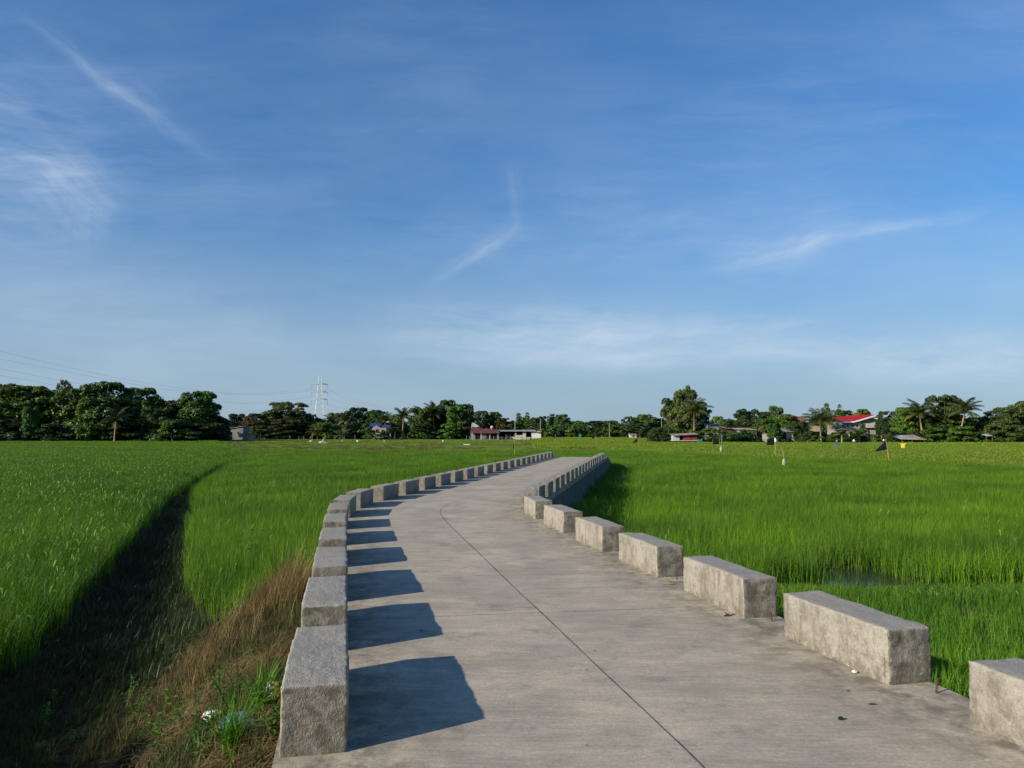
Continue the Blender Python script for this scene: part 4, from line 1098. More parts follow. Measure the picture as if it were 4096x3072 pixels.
# grey house, left
r, w, z0 = hb('small_house', 902, 972, 0, 240, 'plain grey house with two small dark windows at right of left grove')
H1 = ZV(1716, 240) - z0; H2 = ZV(1706, 240) - z0
mb = MB(); mb.add([(-w / 2, 0, 0), (w / 2, 0, 0), (w / 2, 6, 0), (-w / 2, 6, 0), (-w / 2, 0, H1), (w / 2, 0, H2), (w / 2, 6, H2), (-w / 2, 6, H1)], [(0, 3, 2, 1), (4, 5, 6, 7), (0, 1, 5, 4), (1, 2, 6, 5), (2, 3, 7, 6), (3, 0, 4, 7)])
mb.build('wall', M['greywall'], r); slabroof(r, [(-w / 2 - .4, -.4, H1 + .05), (w / 2 + .3, -.4, H2 + .1)], [(-w / 2 - .4, 6.3, H1 + .05), (w / 2 + .3, 6.3, H2 + .1)], .1, 'greyroof')
s = 240 / F
for uu in (918, 953): window(r, (uu - 937 - 4) * s, (uu - 937 + 4) * s, H1 * .52, H1 * .78)
# slatted fence right of it
r, w, z0 = hb('slat_fence', 978, 1022, 0, 243, 'pale slatted fence right of the grey house', 'fence', None)
mb = MB(); k = -w / 2
while k < w / 2: mb.box((k, 0, 0), (k + .16, .04, 1.6)); k += .3
mb.build('slats', M['palewall'], r); mb = MB(); mb.box((-w / 2, .045, .4), (w / 2, .09, .5)); mb.box((-w / 2, .045, 1.2), (w / 2, .09, 1.3)); mb.build('rails', M['palewall'], r)
# blue roofed house
D = 246; s = D / F; r, w, z0 = hb('blue_roofed_house', 1488, 1545, 0, D, 'small pale house with blue roof sheets left of the centre grove')
H = ZV(1712, D) - z0; mb = MB(); mb.box((-w / 2, 0, 0), (w / 2, 5, H)); mb.add([(-w / 2, 0.01, H), (w * .1, .01, H), (-w * .2, .01, H + .9), (-w / 2, 5, H), (w * .1, 5, H), (-w * .2, 5, H + .9)], [(0, 1, 2), (3, 5, 4), (0, 2, 5, 3), (1, 4, 5, 2)]); mb.build('wall', M['blockwall'], r)
slabroof(r, [(-w * .75, .8, H + .6), (w * .0, .8, H + .6)], [(-w * .75, 4.5, H + 1.7), (w * .0, 4.5, H + 1.7)], .08, 'blueroof')
slabroof(r, [(w * .1, .4, H + .15), (w * .7, .4, H + .15)], [(w * .1, 4.5, H + 1.1), (w * .7, 4.5, H + 1.1)], .08, 'blueroof')
slabroof(r, [(-w * .45, -.6, H * .45), (w * .5, -.6, H * .45)], [(-w * .45, -.05, H * .55), (w * .5, -.05, H * .55)], .06, 'greyroof', 'awning')
window(r, -w * .25, -w * .02, H * .62, H * .9, 0, 'darkvoid', 'whitewash'); window(r, w * .15, w * .35, H * .62, H * .85, 0, 'darkvoid', 'whitewash')
# maroon roofed house
D = 244; s = D / F; r, w, z0 = hb('maroon_roofed_house', 1882, 1995, 0, D, 'low house under layered maroon rusty roofs right of centre grove')
H = ZV(1728, D) - z0; Z = lambda v: ZV(v, D) - z0; X = lambda u: (u - 1938.5) * s
MB().box((-w / 2, .6, 0), (w / 2, 9, H)).build('wall', M['greywall'], r)
slabroof(r, [(X(1880), -.5, Z(1731)), (X(1947), -.5, Z(1731))], [(X(1886), 4, Z(1706)), (X(1928), 4, Z(1713))], .1, 'maroon')
slabroof(r, [(X(1936), -.9, Z(1732)), (X(1998), -.9, Z(1732))], [(X(1930), 3.6, Z(1715)), (X(1988), 3.6, Z(1716))], .1, 'maroon')
slabroof(r, [(X(1882), 4.3, Z(1712)), (X(1915), 4.3, Z(1704))], [(X(1882), 8, Z(1690)), (X(1890), 8, Z(1690))], .1, 'greyroof')
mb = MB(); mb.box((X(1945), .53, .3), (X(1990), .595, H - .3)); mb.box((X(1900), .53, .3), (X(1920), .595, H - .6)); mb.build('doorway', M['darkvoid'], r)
for uu in (1890, 1925, 1960, 1992): MB().tube([(X(uu), -.2, 0), (X(uu), -.2, H)], .1, 6).build('post', M['palewall'], r)
mb = MB(); mb.sphere((X(1966), 3, Z(1709)), .55, 10, 7, 1, .5, 1); mb.tube([(X(1966), 3.2, Z(1718)), (X(1966), 3.2, Z(1709))], .08, 5); tag(mb.build('satellite_dish', M['tank'], r))
# long white shed
D = 248; s = D / F; r, w, z0 = hb('long_shed', 1996, 2160, 0, D, 'long low white shed with dark openings in the middle of the treeline', 'shed')
Z = lambda v: ZV(v, D) - z0; X = lambda u: (u - 2078) * s; H = Z(1726)
mb = MB(); mb.box((X(2005), 5, 0), (X(2160), 5.2, H))
for a, b, c in ((2024, 2060, 1.0), (2060, 2066, H), (2066, 2091, 1.6), (2091, 2104, H), (2104, 2122, .9), (2000, 2024, .9)): mb.box((X(a), 0, 0), (X(b) - .004, .15, c))
mb.build('wall', M['whitewash'], r); mb = MB()
k = X(2126)
while k < X(2160): mb.box((k, -.1, 0), (k + .32, -.05 + .05 * (int(k * 3) % 2), H)); k += .36
mb.build('corrugated_panel', M['white'], r)
slabroof(r, [(X(1992), -.9, Z(1724)), (X(2143), -.9, Z(1724))], [(X(1995), 6, Z(1720)), (X(2143), 6, Z(1719))], .12, 'greyroof')
slabroof(r, [(X(2143), -.9, Z(1727)), (X(2162), -.9, Z(1727))], [(X(2143), 6, Z(1723)), (X(2160), 6, Z(1723))], .12, 'greyroof', 'low_roof')
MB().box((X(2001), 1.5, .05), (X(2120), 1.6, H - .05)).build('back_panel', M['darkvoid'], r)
# fence of thin posts in front of the houses (each post can be counted)
for i, u in enumerate([1160, 1195, 1215, 1250, 1300, 1340, 1378, 1420, 1866, 1878, 1900, 1922, 1940, 1958, 1975, 1990, 2008, 2024, 2040, 2075]):
    D = 242 if u > 1800 else 250; x = XU(u, D); MBp = MB(); hh = rg.uniform(1.1, 1.7); MBp.tube([(0, 0, -.1), (rg.uniform(-.1, .1), 0, hh)], .06, 6)
    o = MBp.build('fence_post', M['pole'], loc=(x, D, ground(x, D)))
    tag(o, 'thin pale fence post at the far edge of the pasture', 'post', 'fence posts at the far edge of the pasture')
# distant pale house + hut
for (u0, u1, vt, D, wm, lab) in ((2343, 2364, 1704, 320, 'palewall', 'distant pale gabled house peeking between middle trees'), (2190, 2215, 1718, 332, 'palewall', 'tiny pale hut right of the white shed'),
                                 (2522, 2546, 1735, 292, 'palewall', 'small white hut beside the stubby palm')):
    r, w, z0 = hb('small_house', u0, u1, 0, D, lab); H = ZV(vt, D) - z0
    mb = MB(); mb.box((-w / 2, 0, 0), (w / 2, 4, H * .85)); mb.build('wall', M[wm], r)
    slabroof(r, [(-w * .62, -.5, H * .86), (w * .62, -.5, H * .9)], [(-w * .62, 4.3, H), (w * .62, 4.3, H * 1.03)], .1, 'greyroof')
    window(r, -w * .2, w * .15, H * .4, H * .62, 0, 'darkvoid')
# red hut on stilts
D = 168; s = D / F; r, w, z0 = hb('stilt_hut', 2692, 2788, 0, D, 'low hut on stilts with pale green and red walls under the giant tree', 'hut')
Z = lambda v: ZV(v, D) - z0; X = lambda u: (u - 2740) * s; zb = Z(1761); zt = Z(1740)
MB().box((X(2693), 0, zb), (X(2718), 2.2, zt - .1)).build('green_wall', M['greenpaint'], r)
MB().box((X(2733), 0, zb), (X(2762), 2.2, zt - .05)).build('red_wall', M['redpaint'], r)
MB().box((X(2763), .1, zb), (X(2788), 2.2, zt + .05)).build('red_wall', M['redpaint'], r)
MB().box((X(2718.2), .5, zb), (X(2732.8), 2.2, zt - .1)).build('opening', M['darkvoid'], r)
MB().box((X(2690), -.1, zb - .15), (X(2790), 2.3, zb - .004)).build('floor', M['palewall'], r)
slabroof(r, [(X(2690), -.7, Z(1741)), (X(2790), -.7, Z(1737))], [(X(2690), 2.8, Z(1736)), (X(2790), 2.8, Z(1731))], .08, 'rustroof')
for uu in (2694, 2712, 2735, 2762, 2786): MB().tube([(X(uu), .1, -.2), (X(uu), .1, zb - .16)], .07, 6).build('stilt', M['trunk'], r)
mb = MB(); x = XU(2799, 166); mb.add([(-.5, 0, 0), (.5, .1, 0), (.55, 0, 1.35), (.1, .15, 1.1), (-.55, 0, 1.3)], [(0, 1, 2, 3, 4)]); o = mb.build('net_screen', M['net'], loc=(x, 166, ground(x, 166))); o.modifiers.new('t', 'SOLIDIFY').thickness = .03
tag(o, 'teal net hung beside the red hut', 'net')
# blue roofed shed, right
D = 186; s = D / F; r, w, z0 = hb('blue_roofed_shed', 2838, 2942, 0, D, 'dark shed with blue roof and brown lean-to on the right treeline', 'shed')
Z = lambda v: ZV(v, D) - z0; X = lambda u: (u - 2890) * s
MB().box((X(2838), 0, 0), (X(2876), 5, Z(1699))).build('wall', M['greywall'], r)
MB().box((X(2876.4), .3, 0), (X(2938), 5, Z(1716))).build('brown_wall', M['maroon'], r)
slabroof(r, [(X(2834), -.5, Z(1698)), (X(2882), -.5, Z(1698))], [(X(2834), 5.4, Z(1693)), (X(2882), 5.4, Z(1694))], .1, 'blueroof')
slabroof(r, [(X(2877), -.4, Z(1706)), (X(2942), -.4, Z(1719))], [(X(2877), 5.4, Z(1702)), (X(2942), 5.4, Z(1714))], .1, 'greyroof', 'low_roof')
mb = MB(); mb.sphere((X(2857), 3, Z(1687)), .42, 10, 7, 1, .6, .9); mb.tube([(X(2857), 3, Z(1694)), (X(2857), 3, Z(1688))], .07, 5); mb.build('satellite_dish', M['tank'], r)
# grey roofed shed
D = 180; s = D / F; r, w, z0 = hb('grey_roofed_shed', 2952, 3024, 0, D, 'open shed of grey blocks under a pale rusty roof', 'shed')
Z = lambda v: ZV(v, D) - z0; X = lambda u: (u - 2988) * s
mb = MB(); mb.box((X(2952), 0, 0), (X(2962), .3, Z(1717))); mb.box((X(2962), 3, 0), (X(3024), 3.2, Z(1722))); mb.box((X(2975), 0, 0), (X(3012), .18, Z(1742))); mb.box((X(3016), 0, 0), (X(3026), .3, Z(1722))); mb.build('wall', M['blockwall'], r)
slabroof(r, [(X(2948), -.7, Z(1717)), (X(3026), -.7, Z(1719))], [(X(2948), 4, Z(1711)), (X(3026), 4, Z(1712))], .09, 'rustroof')
# pale wall pieces and house under the trees
D = 178; s = D / F; r, w, z0 = hb('village_house', 3048, 3185, 0, D, 'low pale house hidden under leafy trees, small brick red roof showing')
Z = lambda v: ZV(v, D) - z0; X = lambda u: (u - 3116.5) * s
mb = MB(); mb.box((X(3050), 0, 0), (X(3088), .2, Z(1735))); mb.box((X(3090), .2, 0), (X(3118), .4, Z(1745))); mb.box((X(3146), -.1, 0), (X(3171), .2, Z(1728))); mb.box((X(3171.5), -.05, 0), (X(3190), .15, Z(1746))); mb.build('wall', M['whitewash'], r)
MB().box((X(3052), 3, 0), (X(3180), 8, Z(1712))).build('back_wall', M['greywall'], r)
slabroof(r, [(X(3050), 2, Z(1712)), (X(3120), 2, Z(1712))], [(X(3070), 6, Z(1676)), (X(3108), 6, Z(1676))], .1, 'brickroof')
slabroof(r, [(X(3145), -.6, Z(1726)), (X(3185), -.6, Z(1725))], [(X(3145), 3, Z(1722)), (X(3185), 3, Z(1721))], .09, 'greyroof', 'awning')
# beige house with brick red roof
D = 186; s = D / F; r, w, z0 = hb('beige_house', 3165, 3280, 0, D, 'two storey beige house with large brick red roof behind the big palm')
Z = lambda v: ZV(v, D) - z0; X = lambda u: (u - 3222.5) * s
MB().box((X(3185), 1, 0), (X(3232), 8, Z(1690))).build('wall', M['blockwall'], r)
mb = MB(); mb.box((X(3228), -.6, Z(1724)), (X(3278), 5, Z(1698))); mb.build('upper_wall', M['beige'], r)
mb = MB(); mb.box((X(3234), .4, 0), (X(3278), 5, Z(1724) - .004)); mb.build('lower_wall', M['greywall'], r)
MB().box((X(3226), -.9, Z(1725.5)), (X(3281), .38, Z(1723.5))).build('ledge', M['palewall'], r)
slabroof(r, [(X(3192), -1, Z(1689)), (X(3226), -1, Z(1682))], [(X(3158), 5, Z(1662)), (X(3238), 5, Z(1664))], .12, 'brickroof')
slabroof(r, [(X(3226), -1, Z(1696)), (X(3282), -1, Z(1697))], [(X(3226), 5, Z(1684)), (X(3282), 5, Z(1690))], .1, 'maroon', 'low_roof')
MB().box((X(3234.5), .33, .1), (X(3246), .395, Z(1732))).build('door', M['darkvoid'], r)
window(r, X(3264), X(3272), Z(1745), Z(1731), .4, 'beige')
# small brick red roof hut left of crimson house
D = 184; s = D / F; r, w, z0 = hb('red_roofed_hut', 3326, 3360, 0, D, 'little hut with brick red roof left of the crimson roofed house', 'hut')
Z = lambda v: ZV(v, D) - z0; X = lambda u: (u - 3343) * s
MB().box((X(3332), 0, 0), (X(3358), 3, Z(1716))).build('wall', M['greywall'], r)
slabroof(r, [(X(3324), -.5, Z(1718)), (X(3360), -.5, Z(1714))], [(X(3338), 3, Z(1700)), (X(3360), 3, Z(1695))], .1, 'brickroof')
# crimson roofed house
D = 176; s = D / F; r, w, z0 = hb('crimson_roofed_house', 3358, 3506, 0, D, 'two storey grey block house with sloping crimson roof and white fascia')
Z = lambda v: ZV(v, D) - z0; X = lambda u: (u - 3432) * s
mb = MB(); pts = [(X(3360), Z(1776)), (X(3503), Z(1776)), (X(3503), Z(1680)), (X(3488), Z(1668)), (X(3406), Z(1686)), (X(3360), Z(1688))]
n = len(pts); mb.add([(x, 0, z) for x, z in pts] + [(x, 7, z) for x, z in pts], [tuple(range(n)), tuple(reversed(range(n, 2 * n)))] + [(i, i + n, (i + 1) % n + n, (i + 1) % n) for i in range(n)])
mb.build('wall', M['blockwall'], r)
MB().box((X(3362), -.05, Z(1714)), (X(3376), -.004, Z(1692))).build('pale_panel', M['palewall'], r)
MB().box((X(3384), -.06, Z(1712)), (X(3472), -.004, Z(1692))).build('upper_wall', M['pinkwall'], r)
slabroof(r, [(X(3358), -1, Z(1686)), (X(3410), -1, Z(1685))], [(X(3385), 7.5, Z(1668)), (X(3420), 7.5, Z(1665))], .12, 'redroof')
slabroof(r, [(X(3410.3), -1, Z(1684.5)), (X(3496), -1, Z(1660))], [(X(3420.3), 7.5, Z(1664)), (X(3490), 7.5, Z(1655))], .12, 'redroof')
slabroof(r, [(X(3358), -1.1, Z(1686.3)), (X(3410), -1.1, Z(1685.3))], [(X(3358), -1.02, Z(1686.3)), (X(3410), -1.02, Z(1685.3))], .32, 'white', 'fascia')
slabroof(r, [(X(3410.2), -1.1, Z(1685.3)), (X(3496), -1.1, Z(1660.6))], [(X(3410.2), -1.02, Z(1685.3)), (X(3496), -1.02, Z(1660.6))], .32, 'white', 'fascia')
slabroof(r, [(X(3478), -.8, Z(1668)), (X(3506), -.8, Z(1673))], [(X(3478), 6, Z(1666)), (X(3506), 6, Z(1671))], .22, 'white', 'low_roof')
mb = MB(); k = X(3458)
while k < X(3495): mb.tube([(k, -.5, Z(1711)), (k, -.5, Z(1695))], .035, 4); k += .26
mb.box((X(3457), -.55, Z(1695)), (X(3496), -.45, Z(1694))); mb.build('balcony_railing', M['white'], r)
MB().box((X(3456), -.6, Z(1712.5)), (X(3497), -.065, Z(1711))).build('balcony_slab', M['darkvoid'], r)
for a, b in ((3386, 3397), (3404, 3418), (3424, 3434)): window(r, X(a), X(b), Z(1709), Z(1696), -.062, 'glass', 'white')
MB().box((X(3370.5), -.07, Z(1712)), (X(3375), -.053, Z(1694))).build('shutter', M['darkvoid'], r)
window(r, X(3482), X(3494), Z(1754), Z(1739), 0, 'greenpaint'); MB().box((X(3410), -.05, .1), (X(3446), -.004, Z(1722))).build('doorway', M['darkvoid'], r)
MB().box((X(3476), -.09, Z(1737)), (X(3503), -.004, Z(1736))).build('ledge', M['palewall'], r)
mb = MB(); mb.tube([(X(3446), -.5, 0), (X(3446), -.5, Z(1722))], .14, 6); mb.build('post', M['palewall'], r)
# bamboo rail fence before it
D = 166; r, w, z0 = hb('bamboo_fence', 3415, 3525, 0, D, 'thin bamboo rail fence in front of the crimson roofed house', 'fence', None)
mb = MB(); mb.tube([(-w / 2, 0, 1.45), (0, 0, 1.35), (w / 2, 0, 1.2)], .035, 5); mb.build('rail', M['bamboo'], r)
for k in range(6): MB().tube([(-w / 2 + w * k / 5, .05, -.1), (-w / 2 + w * k / 5, .05, 1.5 + (.6 if k == 5 else 0))], .05, 5).build('post', M['bamboo'], r)
# rusty lean roof
D = 170; s = D / F; r, w, z0 = hb('rusty_roofed_shelter', 3592, 3700, 0, D, 'low shelter with corrugated grey and rust coloured roof below twin palms', 'shelter')
Z = lambda v: ZV(v, D) - z0; X = lambda u: (u - 3646) * s
slabroof(r, [(X(3600), -.5, Z(1756)), (X(3646), -.5, Z(1757))], [(X(3590), 3, Z(1741)), (X(3640), 3, Z(1740))], .08, 'greyroof')
slabroof(r, [(X(3646.3), -.5, Z(1757)), (X(3700), -.5, Z(1758))], [(X(3640.3), 3, Z(1740)), (X(3684), 3, Z(1740))], .08, 'rustroof', 'rusty_roof')
for uu in (3604, 3646, 3694): MB().tube([(X(uu), -.2, -.1), (X(uu), -.2, Z(1758))], .07, 6).build('post', M['trunk'], r)
for uu in (3600, 3684): MB().tube([(X(uu), 2.6, -.1), (X(uu), 2.6, Z(1744))], .07, 6).build('post', M['trunk'], r)
D = 169; s = D / F; r, w, z0 = hb('small_shelter', 3940, 3974, 0, D, 'tiny shelter with pale tilted roof near the right edge', 'shelter'); Z = lambda v: ZV(v, D) - z0; X = lambda u: (u - 3957) * s
slabroof(r, [(X(3942), -.4, Z(1744)), (X(3968), -.4, Z(1743))], [(X(3948), 2, Z(1736)), (X(3974), 2, Z(1735))], .07, 'greyroof')
for uu in (3944, 3968): MB().tube([(X(uu), 0, -.1), (X(uu), 0, Z(1744))], .06, 6).build('post', M['trunk'], r)
# pale roofs between trees below pylon
D = 285; s = D / F; r, w, z0 = hb('hidden_house', 1268, 1330, 0, D, 'roofs of a pale house glimpsed through palms below the pylon'); Z = lambda v: ZV(v, D) - z0; X = lambda u: (u - 1299) * s
MB().box((X(1268), 0, 0), (X(1330), 6, Z(1690))).build('wall', M['palewall'], r)
slabroof(r, [(X(1262), -.5, Z(1692)), (X(1288), -.5, Z(1692))], [(X(1272), 5, Z(1674)), (X(1286), 5, Z(1676))], .1, 'white'); slabroof(r, [(X(1300), -.5, Z(1692)), (X(1332), -.5, Z(1692))], [(X(1306), 5, Z(1680)), (X(1330), 5, Z(1682))], .1, 'white')
# utility posts
for u, v0, D, lab in ((2438, 1692, 292, 'tall thin grey post in the middle treeline'), (2647, 1664, 300, 'pale post left of the giant tree'), (2060, 1680, 255, 'dark thin pole above the long white shed'),
                      (2163, 1674, 300, 'leaning pale pole right of the long white shed'), (2887, 1740, 150, 'short grey post in rice beside the square black sheet')):
    x = XU(u, D); z0 = ground(x, D); h = ZV(v0, D) - z0; mb = MB(); mb.tube([(0, 0, -.2), (-.15 if 'lean' in lab else 0, 0, h)], [.16, .11] if D > 200 else [.06, .05], 8)
    mb.box((-.5, -.05, h * .93), (.5, .05, h * .945)) if D > 200 and 'tall' in lab else None
    tag(mb.build('utility_pole', M['pole'], loc=(x, D, z0)), lab, 'pole', 'poles in the treeline')

# ------------------------------------------------------------------ pylon and wires
D = 600; s = D / F; px = XU(1276, D); pz = -1.2
root = empty('pylon', (px, D, pz), R(18)); tag(root, 'white steel lattice pylon rising above the trees on the left', 'pylon')
Z = lambda v: ZV(v, D) - pz
prof = [(1760, 26), (1668, 19), (1598, 11.5), (1568, 9.5), (1537, 8), (1500, 4.5)]
def half(v):
    for (a, ha), (b, hb_) in zip(prof[:-1], prof[1:]):
        if b <= v <= a: return (ha + (hb_ - ha) * (a - v) / (a - b)) * s * .92
    return 4.5 * s
lev = [1760, 1712, 1668, 1640, 1618, 1598, 1583, 1568, 1552, 1537, 1525, 1512, 1500]
legs = MB(); br = MB()
cor = lambda v: [Vector((sx * half(v), sy * half(v), Z(v))) for sx, sy in ((-1, -1), (1, -1), (1, 1), (-1, 1))]
for k in range(4):
    MB().tube([cor(v)[k] for v in lev], [.17 - .007 * i for i in range(len(lev))], 4).build('leg', M['steel'], root)
for a, b in zip(lev[:-1], lev[1:]):
    A, B = cor(a), cor(b)
    for k in range(4):
        j = (k + 1) % 4; br.tube([A[k], B[j]], .065, 4, False); br.tube([A[j], B[k]], .065, 4, False); br.tube([B[k], B[j]], .055, 4, False)
br.build('bracing', M['steel'], root)
arms = []
for v in (1537, 1568, 1598):
    for sg in (-1, 1):
        mb = MB(); tip = Vector((sg * 31 * s, 0, Z(v))); h = half(v)
        for sy in (-1, 1):
            mb.tube([(sg * h, sy * h, Z(v)), tip], .16, 4); mb.tube([(sg * h, sy * h, Z(v - 5)), tip], .13, 4)
            for t in (.3, .6): mb.tube([Vector((sg * h, sy * h, Z(v))).lerp(tip, t), Vector((sg * h, sy * h, Z(v - 5))).lerp(tip, t)], .1, 4)
        a_ = mb.build('cross_arm', M['steel'], root)
        MB().tube([tip, tip - Vector((0, 0, 20 * s))], .12, 5).build('insulator', M['pole'], a_); arms.append((v, sg, tip - Vector((0, 0, 20 * s))))
MB().tube([(-8 * s, 0, Z(1499)), (8 * s, 0, Z(1499))], .22, 4).build('top_bar', M['steel'], root)
Rm = Matrix.Rotation(R(18), 4, 'Z'); tipw = {(v, sg): Rm @ t + Vector((px, D, pz)) for v, sg, t in arms}
def wire(ctrl, start, lab):
    P = [start] + ctrl; pts = []
    for i in range(len(P) - 1):       # catmull-rom
        p0, p1, p2, p3 = P[max(i - 1, 0)], P[i], P[i + 1], P[min(i + 2, len(P) - 1)]
        for k in range(8):
            t = k / 8; pts.append(.5 * ((2 * p1) + (p2 - p0) * t + (2 * p0 - 5 * p1 + 4 * p2 - p3) * t * t + (3 * p1 - p0 - 3 * p2 + p3) * t ** 3))
    pts.append(P[-1]); o = MB().tube(pts, .036, 5).build('power_wire', M['wire']); tag(o, lab, 'wire', 'wires strung from the pylon')
def DW(u): return 600 - (1247 - u) / 1247 * 200
for lab, st, c in (('highest dark power wire left of the pylon', (1537, -1), [(1024, 1574), (856, 1567.6), (694, 1549), (463, 1510), (231, 1459), (0, 1405), (-200, 1355)]),
               ('second power wire from the top, left of the pylon', (1537, 1), [(1024, 1579), (694, 1561), (463, 1524), (231, 1480), (0, 1436), (-200, 1398)]),
               ('third power wire from the top, left of the pylon', (1568, -1), [(1024, 1612), (866, 1607), (602, 1581), (278, 1528), (0, 1474), (-200, 1434)]),
               ('lowest power wire left of the pylon', (1598, -1), [(1024, 1645), (875, 1644), (500, 1592), (139, 1526), (0, 1502), (-200, 1465)])):
    wire([far(u, v, DW(u)) for u, v in c], tipw[st], lab)
for lab, st, c in (('highest wire right of the pylon', (1537, 1), [(1400, 1598), (1560, 1637), (1720, 1650)]), ('middle wire right of the pylon', (1568, 1), [(1400, 1618), (1560, 1650), (1720, 1668)]),
               ('lowest wire right of the pylon', (1598, 1), [(1400, 1640), (1560, 1668), (1720, 1682)])):
    wire([far(u, v, 600 + (u - 1308) * .5) for u, v in c], tipw[st], lab)

# ------------------------------------------------------------------ flags and scarecrows
def cloth(pts, nx_=8, ny_=6, amp=.06, seed=0, ragged=.0):
    """pts: 4 corners (x,z): top-pole, top-free, bottom-free, bottom-pole"""
    r2 = random.Random(seed); mb = MB(); vs = []
    a, b, c, d = [Vector((p[0], 0, p[1])) for p in pts]
    for j in range(ny_ + 1):
        for i in range(nx_ + 1):
            t, q = i / nx_, j / ny_; p = (a.lerp(b, t)).lerp(d.lerp(c, t), q)
            p += Vector((r2.uniform(-1, 1) * ragged * t, amp * math.sin(5 * t + 2 * q + seed) * t, r2.uniform(-1, 1) * ragged * t - amp * .5 * math.sin(3 * t))); vs.append(p)
    mb.add(vs, [(j * (nx_ + 1) + i, j * (nx_ + 1) + i + 1, (j + 1) * (nx_ + 1) + i + 1, (j + 1) * (nx_ + 1) + i) for j in range(ny_) for i in range(nx_)]); return mb
def flagpole(u, vb, vt, D, quad, label, mat='black', utop=None, cat='flag', group='black plastic flags in the rice', r0=.018, seed=0, ragged=.03):
    """quad: pixel corners of the cloth"""
    x = XU(u, D); z0 = ground(x, D); s = D / F; base = empty('scare_flag', (x, D, z0)); tag(base, label, cat, group)
    zt = ZV(vt, D) - z0; xt = ((utop or u) - u) * s
    MB().tube([(0, 0, -.1), (xt * .5, 0, zt * .5), (xt, 0, zt)], [r0, r0 * .9, r0 * .7], 7).build('pole', M['bamboo'], base)
    q = [((a - u) * s, ZV(b, D) - z0) for a, b in quad]
    o = cloth(q, amp=.05, seed=seed, ragged=ragged).build('sheet', M[mat], base, sm=True); o.modifiers.new('t', 'SOLIDIFY').thickness = .006
    return base
flagpole(3556, 1845, 1754, 60, [(3541, 1761), (3537, 1765), (3497, 1806), (3549, 1796)], 'large black plastic flag on a leaning bamboo pole, nearest flag', utop=3542, r0=.028, seed=2, ragged=.02)
flagpole(3097, 1824, 1748, 76, [(3097, 1751), (3066, 1759), (3068, 1780), (3097, 1779)], 'black flag on thin pole with white bag at its top', seed=1, ragged=.04)
flagpole(2558, 1783, 1748, 125, [(2552, 1749), (2540, 1757), (2529, 1772), (2551, 1766)], 'black sheet hanging left of a leaning pale stick in middle field', utop=2549, r0=.03, seed=3)
flagpole(2877, 1784, 1750, 110, [(2877, 1753), (2849, 1757), (2850, 1777), (2877, 1776)], 'square black sheet near the umbrella shaped tree', seed=4, r0=.025, ragged=.02)
flagpole(2385, 1778, 1735, 130, [(2382, 1735), (2370, 1746), (2364, 1752), (2377, 1755)], 'torn black flag on pale stick right of the road end', utop=2383, r0=.03, seed=5)
flagpole(2222, 1764, 1740, 150, [(2222, 1740), (2217, 1748), (2214, 1754), (2224, 1752)], 'small black rag on a stick above the road end', seed=6, r0=.03)
flagpole(2059, 1814, 1737, 80, [(2056, 1769), (2053, 1771), (2053, 1797), (2059, 1796)], 'black rag tied halfway up tall bamboo stick left of road', utop=2057, r0=.032, seed=7, ragged=.01)
flagpole(2042, 1752, 1738, 230, [(2042, 1741), (2028, 1742), (2026, 1751), (2040, 1750)], 'tiny black sheet before the long white shed', seed=8, r0=.03)
def bag(u, v0, v1, D, w, mat, label, cat='bag', stick=None, group=None, name='plastic_bag', seed=0):
    x = XU(u, D); z0 = ground(x, D); s = D / F; base = empty(name, (x, D, z0)); tag(base, label, cat, group)
    za, zb = ZV(v1, D) - z0, ZV(v0, D) - z0; H_ = zb - za; r2 = random.Random(seed); W = w * s / 2; mb = MB(); n = 12; vs = []
    for j, (t, k) in enumerate([(0, .25), (.04, .8), (.25, 1), (.5, .85), (.75, .55), (.92, .28), (1, .22)]):
        for i in range(n): a = 2 * math.pi * i / n; q = W * k * (1 + .18 * math.sin(5 * a + j + seed)); vs.append((q * math.cos(a), q * math.sin(a) * .6, za + t * H_))
    mb.add(vs, [(j * n + i, j * n + (i + 1) % n, (j + 1) * n + (i + 1) % n, (j + 1) * n + i) for j in range(6) for i in range(n)] + [tuple(range(n)), tuple(reversed(range(6 * n, 7 * n)))])
    mb.build('sack', M[mat], base, sm=True)
    pts = [(0, .02, -.1), (0, .02, zb)] + ([((a - u) * s, .02, ZV(b, D) - z0) for a, b in stick] if stick else [])
    MB().tube(pts, .02, 6).build('stick', M['bamboo'], base); return base
bag(3134, 1832, 1862, 50, 17, 'sack', 'pale sack tied on a crooked stick, nearest scarecrow in right field', 'sack', [(3132, 1815), (3127, 1797), (3121, 1785)], None, 'sack_scarecrow', 1)
bag(2884, 1780, 1808, 84, 12, 'sack', 'narrow pale sack on a stick below square black sheet', 'sack', None, None, 'sack_scarecrow', 2)
bag(3101, 1751, 1770, 77, 12, 'white', 'white plastic bag at top of the thin flag pole', seed=3)
bag(3415, 1757, 1767, 120, 11, 'white', 'white bag on a stick left of the bamboo rail fence', seed=4)
bag(3534, 1757, 1763, 100, 10, 'white', 'white pot shaped bag beside the large black flag', seed=5)
